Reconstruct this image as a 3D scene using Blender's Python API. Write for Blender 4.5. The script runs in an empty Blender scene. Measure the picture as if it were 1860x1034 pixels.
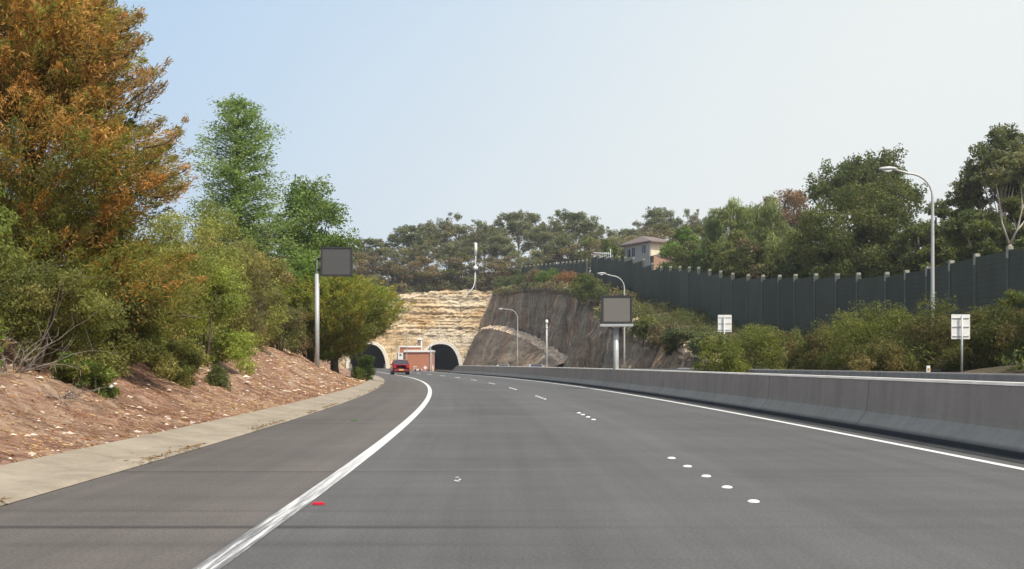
import bpy, math, random
import numpy as np
from mathutils import Vector, noise as mn
from math import radians as R, sin, cos, pi

C = bpy.context.scene.collection
F = 1963.0; CH = 1.10; HY = 660.0; CX = 930.0

def at(px, py, d):                       # photograph reading -> metres
    return Vector(((px-CX)*d/F, d, CH+(HY-py)*d/F))
def lat(px, d): return (px-CX)*d/F
def zz(py, d): return CH+(HY-py)*d/F
def L(d):                                # left edge line of our carriageway
    k, d1 = .0009, 97.
    if d <= 0: return -1.6
    if d <= d1: return -1.6-k*d*d
    return -1.6-k*d1*d1-2*k*d1*(d-d1)
def interp(t, tab):
    if t <= tab[0][0]: return tab[0][1]
    for (a, va), (b, vb) in zip(tab, tab[1:]):
        if t <= b:
            u = (t-a)/(b-a)
            return va+(vb-va)*u
    return tab[-1][1]

# ------------------------------------------------------------ object helpers
def tag(o, label=None, cat=None, group=None, kind=None):
    if label: o['label'] = label
    if cat: o['category'] = cat
    if group: o['group'] = group
    if kind: o['kind'] = kind
    return o
def empty(name, loc, label=None, cat=None, group=None, rz=0):
    o = bpy.data.objects.new(name, None); C.objects.link(o)
    o.location = loc; o.rotation_euler = (0, 0, rz); o.empty_display_size = .2
    return tag(o, label, cat, group)
class MB:
    def __init__(s): s.v = []; s.f = []; s.uv = None; s.smooth = False
    def box(s, a, b, taper=0):
        (x0, y0, z0), (x1, y1, z1) = a, b; n = len(s.v); t = taper
        s.v += [(x0, y0, z0), (x1, y0, z0), (x1, y1, z0), (x0, y1, z0),
                (x0+t, y0+t, z1), (x1-t, y0+t, z1), (x1-t, y1-t, z1), (x0+t, y1-t, z1)]
        s.f += [tuple(n+i for i in q) for q in ((0,3,2,1),(4,5,6,7),(0,1,5,4),(1,2,6,5),(2,3,7,6),(3,0,4,7))]
        return s
    def tube(s, pts, rad, seg=8, cap=True):
        pts = [Vector(p) for p in pts]
        if not hasattr(rad, '__len__'): rad = [rad]*len(pts)
        n0 = len(s.v); ref = None
        for i, p in enumerate(pts):
            t = (pts[min(i+1, len(pts)-1)]-pts[max(i-1, 0)])
            t = t.normalized() if t.length > 1e-9 else Vector((0, 0, 1))
            if ref is None: ref = t.orthogonal().normalized()
            ref = (ref-t*ref.dot(t)); ref = ref.normalized() if ref.length > 1e-6 else t.orthogonal().normalized()
            w = t.cross(ref)
            for k in range(seg):
                a = 2*pi*k/seg
                s.v.append(tuple(p+(ref*cos(a)+w*sin(a))*rad[i]))
        for i in range(len(pts)-1):
            for k in range(seg):
                a = n0+i*seg+k; b = n0+i*seg+(k+1) % seg
                s.f.append((a, b, b+seg, a+seg))
        if cap:
            s.f.append(tuple(n0+k for k in range(seg))[::-1])
            m = n0+(len(pts)-1)*seg; s.f.append(tuple(m+k for k in range(seg)))
        return s
    def prism(s, prof, a, b, axis='y'):          # closed profile (u,v) extruded along an axis
        n = len(s.v); m = len(prof)
        for t in (a, b):
            for u, v in prof:
                s.v.append({'y': (u, t, v), 'x': (t, u, v), 'z': (u, v, t)}[axis])
        for i in range(m):
            j = (i+1) % m; s.f.append((n+i, n+j, n+m+j, n+m+i))
        s.f.append(tuple(n+i for i in range(m))[::-1]); s.f.append(tuple(n+m+i for i in range(m)))
        return s
    def grid(s, rows):                            # rows of equal length
        n = len(s.v); w = len(rows[0])
        for r in rows: s.v += [tuple(p) for p in r]
        for i in range(len(rows)-1):
            for j in range(w-1):
                a = n+i*w+j; s.f.append((a, a+1, a+1+w, a+w))
        return s
    def build(s, name, mat, parent=None, smooth=False, loc=None, uv=None, bevel=0, up=False):
        me = bpy.data.meshes.new(name); me.from_pydata(s.v, [], s.f); me.update()
        if up and sum(p.normal.z*p.area for p in me.polygons) < 0: me.flip_normals()
        if smooth:
            me.polygons.foreach_set('use_smooth', [True]*len(me.polygons))
        if uv:
            l = me.uv_layers.new(name='UVMap')
            for lp in me.loops: l.data[lp.index].uv = uv[lp.vertex_index]
        if mat: me.materials.append(mat)
        o = bpy.data.objects.new(name, me); C.objects.link(o)
        if parent: o.parent = parent
        if loc is not None: o.location = loc
        if bevel:
            m = o.modifiers.new('b', 'BEVEL'); m.width = bevel; m.segments = 2; m.limit_method = 'ANGLE'
        return o
def copy_tree(o, parent=None):
    c = o.copy(); C.objects.link(c); c.parent = parent
    for ch in list(o.children): copy_tree(ch, c)
    return c
def struct(o): o['kind'] = 'structure'; return o

# ------------------------------------------------------------ materials
def newmat(name):
    m = bpy.data.materials.new(name); m.use_nodes = True
    nt = m.node_tree; b = nt.nodes['Principled BSDF']
    b.inputs['Specular IOR Level'].default_value = .3
    return m, nt, b
def coords(nt, scale, space='Object'):
    tc = nt.nodes.new('ShaderNodeTexCoord'); mp = nt.nodes.new('ShaderNodeMapping')
    mp.inputs['Scale'].default_value = scale
    nt.links.new(tc.outputs[space], mp.inputs[0]); return mp.outputs[0]
def noise_n(nt, vec, scale=1, detail=4, rough=.55, dist=0):
    n = nt.nodes.new('ShaderNodeTexNoise'); n.inputs['Scale'].default_value = scale
    n.inputs['Detail'].default_value = detail; n.inputs['Roughness'].default_value = rough
    n.inputs['Distortion'].default_value = dist
    nt.links.new(vec, n.inputs['Vector']); return n.outputs['Fac']
def ramp(nt, fac, stops, interp_='LINEAR'):
    r = nt.nodes.new('ShaderNodeValToRGB'); r.color_ramp.interpolation = interp_
    e = r.color_ramp.elements
    while len(e) < len(stops): e.new(.5)
    for el, (p, c) in zip(e, stops):
        el.position = p; el.color = (c, c, c, 1) if not hasattr(c, '__len__') else (*c, 1)
    nt.links.new(fac, r.inputs[0]); return r.outputs[0]
def mixc(nt, fac, a, b, mode='MIX'):
    m = nt.nodes.new('ShaderNodeMix'); m.data_type = 'RGBA'; m.blend_type = mode
    for sock, v in ((m.inputs['Factor'], fac), (m.inputs[6], a), (m.inputs[7], b)):
        if hasattr(v, 'links'): nt.links.new(v, sock)
        elif hasattr(v, '__len__'): sock.default_value = (*v, 1)
        else: sock.default_value = v
    return m.outputs[2]
def math_n(nt, op, a, b=0.):
    m = nt.nodes.new('ShaderNodeMath'); m.operation = op
    for s, v in zip(m.inputs, (a, b)):
        if hasattr(v, 'links'): nt.links.new(v, s)
        else: s.default_value = v
    return m.outputs[0]
def bump(nt, b, h, strength=.4, dist=.05):
    n = nt.nodes.new('ShaderNodeBump'); n.inputs['Strength'].default_value = strength
    n.inputs['Distance'].default_value = dist
    nt.links.new(h, n.inputs['Height']); nt.links.new(n.outputs[0], b.inputs['Normal'])
def simple(name, col, rough=.6, metal=0, var=.15, scale=6, bmp=0):
    m, nt, b = newmat(name)
    v = coords(nt, (1, 1, 1)); f = noise_n(nt, v, scale, 4)
    lo = tuple(c*(1-var) for c in col); hi = tuple(min(1, c*(1+var)) for c in col)
    nt.links.new(ramp(nt, f, [(.3, lo), (.7, hi)]), b.inputs['Base Color'])
    b.inputs['Roughness'].default_value = rough; b.inputs['Metallic'].default_value = metal
    if bmp: bump(nt, b, f, .3, bmp)
    return m

def leafmat(name, trans=.45, rough=.55):
    m = bpy.data.materials.new(name); m.use_nodes = True; nt = m.node_tree; nt.nodes.clear()
    out = nt.nodes.new('ShaderNodeOutputMaterial')
    a = nt.nodes.new('ShaderNodeAttribute'); a.attribute_name = 'col'
    p = nt.nodes.new('ShaderNodeBsdfPrincipled'); p.inputs['Roughness'].default_value = rough
    p.inputs['Specular IOR Level'].default_value = .2
    t = nt.nodes.new('ShaderNodeBsdfTranslucent')
    mx = nt.nodes.new('ShaderNodeMixShader'); mx.inputs[0].default_value = trans
    nt.links.new(a.outputs['Color'], p.inputs['Base Color'])
    g = mixc(nt, 1., a.outputs['Color'], (1.15, 1.15, .7), 'MULTIPLY')
    nt.links.new(g, t.inputs['Color'])
    nt.links.new(p.outputs[0], mx.inputs[1]); nt.links.new(t.outputs[0], mx.inputs[2])
    nt.links.new(mx.outputs[0], out.inputs[0]); return m

M = {}
M['leaf'] = leafmat('leaf')
M['bark'] = simple('bark', (.11, .085, .065), .9, var=.4, scale=3, bmp=.03)
M['bark_pale'] = simple('bark_pale', (.42, .36, .30), .8, var=.3, scale=1.5)
M['bark_grey'] = simple('bark_grey', (.24, .2, .17), .9, var=.35, scale=2)
M['galv'] = simple('galvanised', (.46, .47, .46), .5, .3, .08, 3)
M['galv_white'] = simple('pale_metal', (.50, .50, .48), .45, .1, .06, 3)
M['white'] = simple('white_paint', (.78, .77, .74), .5, 0, .05, 5)
M['sign_dark'] = simple('sign_frame', (.045, .045, .05), .5, 0, .1, 5)
M['brick'] = None

def m_road():
    m, nt, b = newmat('asphalt')
    uv = nt.nodes.new('ShaderNodeUVMap'); sep = nt.nodes.new('ShaderNodeSeparateXYZ')
    nt.links.new(uv.outputs[0], sep.inputs[0]); u, v = sep.outputs[0], sep.outputs[1]
    ob = coords(nt, (1, 1, 1))
    fine = noise_n(nt, ob, 45, 6, .7)
    med = noise_n(nt, ob, .35, 4, .6)
    mp = nt.nodes.new('ShaderNodeMapping'); mp.inputs['Scale'].default_value = (3.2, .05, 1)
    nt.links.new(uv.outputs[0], mp.inputs[0]); along = noise_n(nt, mp.outputs[0], 1, 4, .6)
    mp2 = nt.nodes.new('ShaderNodeMapping'); mp2.inputs['Scale'].default_value = (.16, 2.2, 1)
    nt.links.new(uv.outputs[0], mp2.inputs[0]); cross = noise_n(nt, mp2.outputs[0], 1, 5, .65)
    base = ramp(nt, fine, [(.3, (.072, .071, .067)), (.7, (.155, .152, .145))])
    base = mixc(nt, .75, base, ramp(nt, med, [(.3, .8), (.7, 1.13)]), 'MULTIPLY')
    base = mixc(nt, .8, base, ramp(nt, along, [(.3, .84), (.7, 1.1)]), 'MULTIPLY')
    base = mixc(nt, .4, base, ramp(nt, cross, [(.36, .8), (.55, 1.05)]), 'MULTIPLY')
    # lane oil strips: darker in the lane centres
    s = math_n(nt, 'SINE', math_n(nt, 'MULTIPLY', math_n(nt, 'ADD', u, -.9), 2*pi/3.5))
    base = mixc(nt, .8, base, ramp(nt, math_n(nt, 'ADD', math_n(nt, 'MULTIPLY', s, .5), .5), [(0, 1.04), (1, .88)]), 'MULTIPLY')
    # red-brown dusty shoulder left of the edge line
    sh = ramp(nt, math_n(nt, 'ADD', math_n(nt, 'MULTIPLY', u, .2), .5), [(.47, 1.), (.515, 0.)])
    base = mixc(nt, sh, base, mixc(nt, 1., base, (1.12, 1.02, .96), 'MULTIPLY'))
    # transverse construction seams
    for d0, w, k in ((7.25, .05, .35), (10.95, .04, .45), (19.7, .06, .75), (8.05, .05, .82), (6.55, .06, .85)):
        dv = math_n(nt, 'ABSOLUTE', math_n(nt, 'SUBTRACT', v, d0))
        dv = math_n(nt, 'ADD', dv, math_n(nt, 'MULTIPLY', cross, .02))
        mk = ramp(nt, math_n(nt, 'MULTIPLY', dv, 1/(w*4)), [(.0, 1.), (.6, 0.)])
        mk = math_n(nt, 'MULTIPLY', mk, ramp(nt, math_n(nt, 'ADD', math_n(nt, 'MULTIPLY', u, .1), .5), [(.5, 1.), (.75, .15)]))
        base = mixc(nt, mk, base, mixc(nt, 1., base, (k, k, k), 'MULTIPLY'))
    # slightly paler square patch
    pu = math_n(nt, 'LESS_THAN', math_n(nt, 'ABSOLUTE', math_n(nt, 'SUBTRACT', u, 1.15)), .42)
    pv = math_n(nt, 'LESS_THAN', math_n(nt, 'ABSOLUTE', math_n(nt, 'SUBTRACT', v, 9.0)), 1.0)
    base = mixc(nt, math_n(nt, 'MULTIPLY', math_n(nt, 'MULTIPLY', pu, pv), .5), base, mixc(nt, 1., base, (1.08, 1.08, 1.08), 'MULTIPLY'))
    nt.links.new(base, b.inputs['Base Color']); b.inputs['Roughness'].default_value = .82
    bump(nt, b, fine, .35, .01); return m
M['road'] = m_road()

def m_line():
    m, nt, b = newmat('road_paint')
    uv = nt.nodes.new('ShaderNodeUVMap'); sep = nt.nodes.new('ShaderNodeSeparateXYZ')
    nt.links.new(uv.outputs[0], sep.inputs[0]); u, v = sep.outputs[0], sep.outputs[1]
    mp = nt.nodes.new('ShaderNodeMapping'); mp.inputs['Scale'].default_value = (24, .55, 1); mp.inputs['Rotation'].default_value = (0, 0, .012)
    nt.links.new(uv.outputs[0], mp.inputs[0]); st = noise_n(nt, mp.outputs[0], 1, 5, .7)
    fine = noise_n(nt, coords(nt, (1, 1, 1)), 60, 3, .6)
    near = ramp(nt, math_n(nt, 'MULTIPLY', v, .05), [(.36, 1.), (.7, .1)])   # tyre scuffs where cars cut over the line
    f = math_n(nt, 'MULTIPLY', ramp(nt, math_n(nt, 'ADD', st, math_n(nt, 'MULTIPLY', fine, .12)), [(.46, 0.), (.60, 1.)]), near)
    c = ramp(nt, fine, [(.3, (.60, .60, .58)), (.7, (.74, .74, .71))])
    nt.links.new(mixc(nt, f, c, (.17, .17, .17)), b.inputs['Base Color'])
    b.inputs['Roughness'].default_value = .7; return m
M['line'] = m_line()
M['line2'] = simple('road_paint_clean', (.76, .75, .71), .6, 0, .08, 8)

def m_conc(name, a, c, streak=True, bottom=None):
    m, nt, b = newmat(name)
    ob = coords(nt, (1, 1, 1)); f = noise_n(nt, ob, 1.3, 6, .65); g = noise_n(nt, ob, 25, 4, .6)
    base = ramp(nt, f, [(.3, a), (.7, c)])
    base = mixc(nt, .5, base, ramp(nt, g, [(.3, .88), (.7, 1.08)]), 'MULTIPLY')
    if streak:
        s = noise_n(nt, coords(nt, (2.2, 2.2, .25)), 1.5, 5, .7)
        base = mixc(nt, .8, base, ramp(nt, s, [(.35, .86), (.6, 1.03)]), 'MULTIPLY')
    if bottom:
        z = nt.nodes.new('ShaderNodeSeparateXYZ'); nt.links.new(ob, z.inputs[0])
        k = ramp(nt, math_n(nt, 'ADD', z.outputs[2], math_n(nt, 'MULTIPLY', f, .08)), [(.34, 1.), (.44, 0.)])
        base = mixc(nt, k, base, mixc(nt, 1., base, bottom, 'MULTIPLY'))
    if bottom:
        jf = math_n(nt, 'FRACT', math_n(nt, 'MULTIPLY', z.outputs[1], 1/6.))
        base = mixc(nt, math_n(nt, 'MULTIPLY', math_n(nt, 'LESS_THAN', jf, .008), .55), base, (.1, .1, .1))
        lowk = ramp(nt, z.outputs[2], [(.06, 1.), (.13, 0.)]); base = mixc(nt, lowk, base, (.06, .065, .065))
    nt.links.new(base, b.inputs['Base Color']); b.inputs['Roughness'].default_value = .85
    bump(nt, b, g, .2, .01); return m
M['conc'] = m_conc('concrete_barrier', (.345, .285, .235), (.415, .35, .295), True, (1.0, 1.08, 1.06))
M['conc_far'] = m_conc('concrete_far', (.25, .23, .2), (.36, .33, .29))
M['drain'] = m_conc('concrete_drain', (.265, .225, .165), (.37, .32, .245), False)
M['portal'] = m_conc('portal_concrete', (.74, .70, .60), (.84, .80, .70), False)
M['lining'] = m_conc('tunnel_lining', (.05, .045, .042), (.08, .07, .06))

def m_soil():
    m, nt, b = newmat('bank_soil')
    ob = coords(nt, (1, 1, 1))
    big = noise_n(nt, ob, .45, 5, .6, .4); med = noise_n(nt, ob, 3.2, 6, .7, .6); fine = noise_n(nt, ob, 26, 5, .75)
    c = ramp(nt, med, [(.28, (.10, .05, .035)), (.42, (.23, .12, .078)), (.56, (.36, .215, .145)), (.7, (.52, .39, .28))])
    c2 = ramp(nt, med, [(.3, (.24, .14, .09)), (.5, (.46, .32, .21)), (.7, (.62, .51, .37))])
    c = mixc(nt, ramp(nt, big, [(.45, 0.), (.7, .75)]), c, c2)
    c = mixc(nt, .8, c, ramp(nt, noise_n(nt, ob, 1.1, 5, .7, .8), [(.36, .5), (.5, 1.), (.66, 1.15)]), 'MULTIPLY')
    c = mixc(nt, .85, c, ramp(nt, fine, [(.3, .55), (.68, 1.3)]), 'MULTIPLY')
    nt.links.new(c, b.inputs['Base Color']); b.inputs['Roughness'].default_value = .95
    h = math_n(nt, 'ADD', med, math_n(nt, 'MULTIPLY', fine, .5)); bump(nt, b, h, .8, .12); return m
M['soil'] = m_soil()
def m_scrubground():
    m, nt, b = newmat('scrub_ground')
    ob = coords(nt, (1, 1, 1)); f = noise_n(nt, ob, .3, 6, .7); g = noise_n(nt, ob, 3, 5, .7)
    c = ramp(nt, f, [(.35, (.07, .065, .035)), (.5, (.12, .09, .055)), (.65, (.22, .15, .09))])
    c = mixc(nt, .8, c, ramp(nt, g, [(.3, .6), (.7, 1.25)]), 'MULTIPLY')
    nt.links.new(c, b.inputs['Base Color']); b.inputs['Roughness'].default_value = .95; bump(nt, b, g, .7, .3); return m
M['ground'] = m_scrubground()
def m_rock_shade(name='cut_rock', sx=.85, sy=.09):
    m, nt, b = newmat(name)
    ob = coords(nt, (1, 1, 1))
    uv = nt.nodes.new('ShaderNodeUVMap')
    mp = nt.nodes.new('ShaderNodeMapping'); mp.inputs['Scale'].default_value = (sx, sy, 1)
    nt.links.new(uv.outputs[0], mp.inputs[0]); st = noise_n(nt, mp.outputs[0], 1, 6, .7, .3)
    mp2 = nt.nodes.new('ShaderNodeMapping'); mp2.inputs['Scale'].default_value = (.06, .8, 1)
    nt.links.new(uv.outputs[0], mp2.inputs[0]); lay = noise_n(nt, mp2.outputs[0], 1, 5, .6, .4)
    big = noise_n(nt, ob, .13, 4, .6); fine = noise_n(nt, ob, 2.5, 6, .7)
    c = ramp(nt, st, [(.33, (.10, .085, .07)), (.42, (.25, .21, .165)), (.56, (.36, .30, .235)), (.68, (.56, .50, .42))])
    c = mixc(nt, ramp(nt, big, [(.45, 0.), (.62, .65)]), c, mixc(nt, 1., c, (1.2, .92, .76), 'MULTIPLY'))
    c = mixc(nt, .8, c, ramp(nt, lay, [(.35, .7), (.6, 1.15)]), 'MULTIPLY')
    mp3 = nt.nodes.new('ShaderNodeMapping'); mp3.inputs['Scale'].default_value = (sx*.35, sy*.3, 1)
    nt.links.new(uv.outputs[0], mp3.inputs[0]); st3 = noise_n(nt, mp3.outputs[0], 1, 4, .65, .5)
    c = mixc(nt, .85, c, ramp(nt, st3, [(.36, .55), (.46, .95), (.58, 1.05), (.66, 1.35)]), 'MULTIPLY')
    c = mixc(nt, .9, c, ramp(nt, fine, [(.32, .55), (.5, 1.), (.68, 1.3)]), 'MULTIPLY')
    c = mixc(nt, 1., c, (1.2, 1.14, 1.0), 'MULTIPLY')
    nt.links.new(c, b.inputs['Base Color']); b.inputs['Roughness'].default_value = .92
    bump(nt, b, math_n(nt, 'ADD', math_n(nt, 'ADD', st, st3), fine), 1., .5); return m
M['rock'] = m_rock_shade(); M['rock_b'] = m_rock_shade('bench_rock', .12, .45)
def m_cliff():
    m, nt, b = newmat('sandstone_cliff')
    st = noise_n(nt, coords(nt, (.11, .11, 1.3)), 1.0, 7, .75, .6)
    col = noise_n(nt, coords(nt, (.09, .09, .22)), 1.0, 5, .6, .5)
    blk = noise_n(nt, coords(nt, (.9, .9, 1.6)), 1.0, 6, .7)
    fine = noise_n(nt, coords(nt, (1, 1, 1)), 4, 5, .7)
    c = ramp(nt, col, [(.32, (.56, .37, .18)), (.42, (.70, .54, .33)), (.56, (.76, .64, .46)), (.68, (.62, .53, .41))])
    c = mixc(nt, .6, c, ramp(nt, st, [(.34, .5), (.42, .95), (.6, 1.1), (.63, .75), (.67, 1.1)]), 'MULTIPLY')
    sp = nt.nodes.new('ShaderNodeSeparateXYZ'); nt.links.new(coords(nt, (1, 1, 1)), sp.inputs[0])
    low = ramp(nt, math_n(nt, 'MULTIPLY', sp.outputs[2], .05), [(.3, 1.), (.48, 0.)])
    pick = noise_n(nt, coords(nt, (2.2, 2.2, .9)), 1., 5, .75)
    c = mixc(nt, low, c, mixc(nt, .9, c, ramp(nt, pick, [(.36, .5), (.5, 1.), (.64, 1.2)]), 'MULTIPLY'))
    c = mixc(nt, .85, c, ramp(nt, blk, [(.33, .55), (.46, 1.), (.7, 1.12)]), 'MULTIPLY')
    nt.links.new(c, b.inputs['Base Color']); b.inputs['Roughness'].default_value = .9
    bump(nt, b, math_n(nt, 'ADD', math_n(nt, 'ADD', st, blk), fine), .9, .35); return m
M['cliff'] = m_cliff()
def m_brick():
    m, nt, b = newmat('red_brick')
    br = nt.nodes.new('ShaderNodeTexBrick'); br.inputs['Scale'].default_value = 1
    br.inputs['Color1'].default_value = (.42, .15, .085, 1); br.inputs['Color2'].default_value = (.50, .20, .11, 1)
    br.inputs['Mortar'].default_value = (.42, .3, .22, 1); br.inputs['Brick Width'].default_value = .24
    br.inputs['Row Height'].default_value = .086; br.inputs['Mortar Size'].default_value = .006
    v = coords(nt, (1, 1, 1)); sp = nt.nodes.new('ShaderNodeSeparateXYZ'); cb = nt.nodes.new('ShaderNodeCombineXYZ')
    nt.links.new(v, sp.inputs[0]); nt.links.new(math_n(nt, 'ADD', sp.outputs[0], sp.outputs[1]), cb.inputs[0]); nt.links.new(sp.outputs[2], cb.inputs[1])
    nt.links.new(cb.outputs[0], br.inputs['Vector'])
    nt.links.new(br.outputs['Color'], b.inputs['Base Color']); b.inputs['Roughness'].default_value = .85; return m
M['brick'] = m_brick()
def m_panel():
    m, nt, b = newmat('noise_wall_panel')
    ob = coords(nt, (1, 1, 1)); sp = nt.nodes.new('ShaderNodeSeparateXYZ'); nt.links.new(ob, sp.inputs[0])
    w = math_n(nt, 'FRACT', math_n(nt, 'MULTIPLY', sp.outputs[2], 1/.3))
    g = ramp(nt, w, [(.0, .45), (.1, 1.), (.9, 1.), (1., .5)])
    f = noise_n(nt, coords(nt, (.5, .5, .25)), 1.2, 6, .7)
    c = ramp(nt, f, [(.3, (.040, .048, .031)), (.7, (.066, .075, .05))])
    oi = nt.nodes.new('ShaderNodeObjectInfo'); c = mixc(nt, .9, c, ramp(nt, oi.outputs['Random'], [(0, .78), (1, 1.22)]), 'MULTIPLY')
    c = mixc(nt, .5, c, g, 'MULTIPLY')
    nt.links.new(c, b.inputs['Base Color']); b.inputs['Roughness'].default_value = .7
    bump(nt, b, g, .5, .04); return m
M['panel'] = m_panel()
M['post_pale'] = simple('post_top', (.34, .33, .26), .8, 0, .3, 5)
M['post_dark'] = simple('post_steel', (.075, .09, .07), .6, 0, .15, 3)

# ------------------------------------------------------------ foliage
RS = np.random.RandomState
def leaf_mesh(name, P, A, N, ln, wd, col):
    """rhombus leaves: position, axis, normal, length, width, colour"""
    n = len(P)
    A = A/np.linalg.norm(A, axis=1, keepdims=True)
    S = np.cross(A, N); S /= (np.linalg.norm(S, axis=1, keepdims=True)+1e-9)
    ln = np.broadcast_to(np.asarray(ln), (n,))[:, None]; wd = np.broadcast_to(np.asarray(wd), (n,))[:, None]
    v = np.empty((n, 4, 3))
    v[:, 0] = P-A*ln*.5; v[:, 1] = P+S*wd*.5-A*ln*.05; v[:, 2] = P+A*ln*.5; v[:, 3] = P-S*wd*.5-A*ln*.05
    me = bpy.data.meshes.new(name); me.vertices.add(4*n); me.loops.add(4*n); me.polygons.add(n)
    me.vertices.foreach_set('co', v.reshape(-1).astype('f'))
    me.loops.foreach_set('vertex_index', np.arange(4*n, dtype='i'))
    me.polygons.foreach_set('loop_start', np.arange(n, dtype='i')*4)
    try: me.polygons.foreach_set('loop_total', np.full(n, 4, 'i'))
    except Exception: pass
    me.update(calc_edges=True)
    a = me.attributes.new('col', 'FLOAT_COLOR', 'FACE')
    c = np.ones((n, 4), 'f'); c[:, :3] = np.clip(np.asarray(col)*np.array([1.38, 1.34, 1.05]), .004, .8)
    a.data.foreach_set('color', c.reshape(-1)); me.materials.append(M['leaf'])
    return me
def leaf_cloud(name, clumps, n, size, aspect, pal, seed, hang=0., up=0., shell=.55, jit=.65, tips=None, parent=None, colvar=.25):
    """clumps: rows cx,cy,cz,rx,ry,rz ; pal: list of colours picked per clump"""
    r = RS(seed); cl = np.array(clumps, float); k = len(cl)
    w = (cl[:, 3]*cl[:, 4]+cl[:, 4]*cl[:, 5]+cl[:, 3]*cl[:, 5]); w /= w.sum()
    idx = r.choice(k, n, p=w)
    D = r.normal(size=(n, 3)); D /= np.linalg.norm(D, axis=1, keepdims=True)
    rad = 1-shell*r.rand(n)**1.5
    # lumpy outline of each clump
    ph = r.rand(k, 3)*6.28
    lump = 1+.22*np.sin(D[:, 0]*5+ph[idx, 0])*np.sin(D[:, 1]*5+ph[idx, 1])+.18*np.sin(D[:, 2]*6+ph[idx, 2])
    P = cl[idx, :3]+D*cl[idx, 3:]*(rad*lump)[:, None]
    N = D/cl[idx, 3:]; N /= np.linalg.norm(N, axis=1, keepdims=True)
    N = N+r.normal(size=(n, 3))*jit; N /= np.linalg.norm(N, axis=1, keepdims=True)
    A = np.cross(N, r.normal(size=(n, 3)))+D*.25; A[:, 2] += up-hang
    pal = np.array(pal, float); pc = pal[r.randint(len(pal), size=k)]*(1+.6*(r.rand(k, 1)-.5))
    col = pc[idx]*(1+colvar*r.normal(size=(n, 1))).clip(.4, 1.9)
    alt = r.rand(n) < .25; col[alt] = pal[r.randint(len(pal), size=alt.sum())]
    if tips is not None:
        t = (rad > .85) & (r.rand(n) < .35); col[t] = np.array(tips)
    s = size*(.6+.8*r.rand(n))
    me = leaf_mesh(name, P, A, N, s, s*aspect, col)
    o = bpy.data.objects.new(name, me); C.objects.link(o)
    if parent: o.parent = parent
    return o
def limbs(mb, r, base, top, ends, r0, seg=6):
    """trunk from base to top with limbs running out to the ends"""
    base = Vector(base); top = Vector(top); mid = (base+top)/2+Vector((r.uniform(-.03, .03), r.uniform(-.03, .03), 0))*(top-base).length
    pts = []
    for i in range(8):
        t = i/7; p = base*(1-t)**2+mid*2*t*(1-t)+top*t*t; pts.append(p)
    mb.tube(pts, [r0*(1.35 if i == 0 else 1-.8*i/7) for i in range(8)], 9)
    for e in ends:
        e = Vector(e); t = max(.12, min(.92, ((e.z-base.z)/max(.1, top.z-base.z))*r.uniform(.45, .8)))
        k = min(6, int(t*7)); u = t*7-k; s = pts[k]*(1-u)+pts[k+1]*u
        m = (s+e)/2+Vector((0, 0, (e-s).length*r.uniform(-.02, .16)))
        q = [s, (s+m)/2, m, (m+e)/2+Vector((r.uniform(-.1, .1), r.uniform(-.1, .1), r.uniform(-.1, .1)))*(e-s).length*.3, e]
        rr = r0*(1-.75*t)*.55
        mb.tube(q, [rr, rr*.8, rr*.6, rr*.42, rr*.2], seg)
def ell_clumps(r, n, c, rad, cr, flat=.75, low=-.35, shell=.72):
    out = []; tries = 0
    while len(out) < n and tries < n*40:
        tries += 1
        v = Vector((r.gauss(0, 1), r.gauss(0, 1), r.gauss(0, 1))).normalized()
        if v.z < low: continue
        q = r.uniform(shell, 1)
        if r.random() < .22: q = r.uniform(.2, shell)
        s = cr*r.uniform(.65, 1.3)
        out.append((c[0]+v.x*rad[0]*q, c[1]+v.y*rad[1]*q, c[2]+v.z*rad[2]*q, s, s, s*flat))
    return out
def tree(name, label, cat, loc, H, rad, seed, pal, n=9000, size=.3, aspect=.45, cbase=.35, cr=.26, nc=34, flat=.75,
         bark='bark', tr=.03, hang=0, group=None, low=-.35, tips=None, shell=.72, jit=.65, vz=None, lean=0, spread=None, colvar=.25):
    r = random.Random(seed); t = empty(name, loc, label, cat, group)
    cz = H*(1+cbase)/2; rz = H*(1-cbase)/2
    cl = ell_clumps(r, nc, (lean, 0, cz), (rad*.9, rad*.9, rz*.88), rad*cr, flat, low, shell)
    mb = MB(); ends = [c[:3] for c in cl if r.random() < .75][:26]
    limbs(mb, r, (0, 0, -.4), (lean, 0, H*.86), ends, H*tr)
    mb.build('trunk', M[bark], t, smooth=True)
    leaf_cloud('crown', cl, n, size, aspect, pal, seed, hang=hang, tips=tips, parent=t, jit=jit, colvar=colvar)
    return t
def gum(name, label, loc, H, rad, seed, pal, n=5000, size=.5, bark='bark_pale', group=None, aspect=.5, layers=None, cbase=.45, nc=22):
    """eucalypt: bare pale limbs carrying separate flat-topped tufts"""
    r = random.Random(seed); t = empty(name, loc, label, 'tree', group)
    cl = []; ends = []
    for i in range(nc):
        a = r.uniform(0, 2*pi); q = math.sqrt(r.random())
        z = H*(cbase+(.97-cbase)*(1-.5*q*q)*(r.uniform(.25, 1.0)**.6))
        x = cos(a)*rad*q*.88; y = sin(a)*rad*q*.88; s = rad*r.uniform(.15, .27)
        ends.append((x, y, z-s*.2))
        for k in range(5):
            cl.append((x+r.uniform(-1, 1)*s, y+r.uniform(-1, 1)*s, z+r.uniform(-.7, .5)*s, s*r.uniform(.35, .7), s*r.uniform(.35, .7), s*r.uniform(.38, .75)))
    mb = MB(); limbs(mb, r, (0, 0, -.5), (rad*r.uniform(-.15, .15), 0, H*.88), ends[::3], H*.011, 5)
    mb.build('trunk', M[bark], t, smooth=True)
    leaf_cloud('crown', cl, n, size, aspect, pal, seed, hang=.2, parent=t)
    return t

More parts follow.
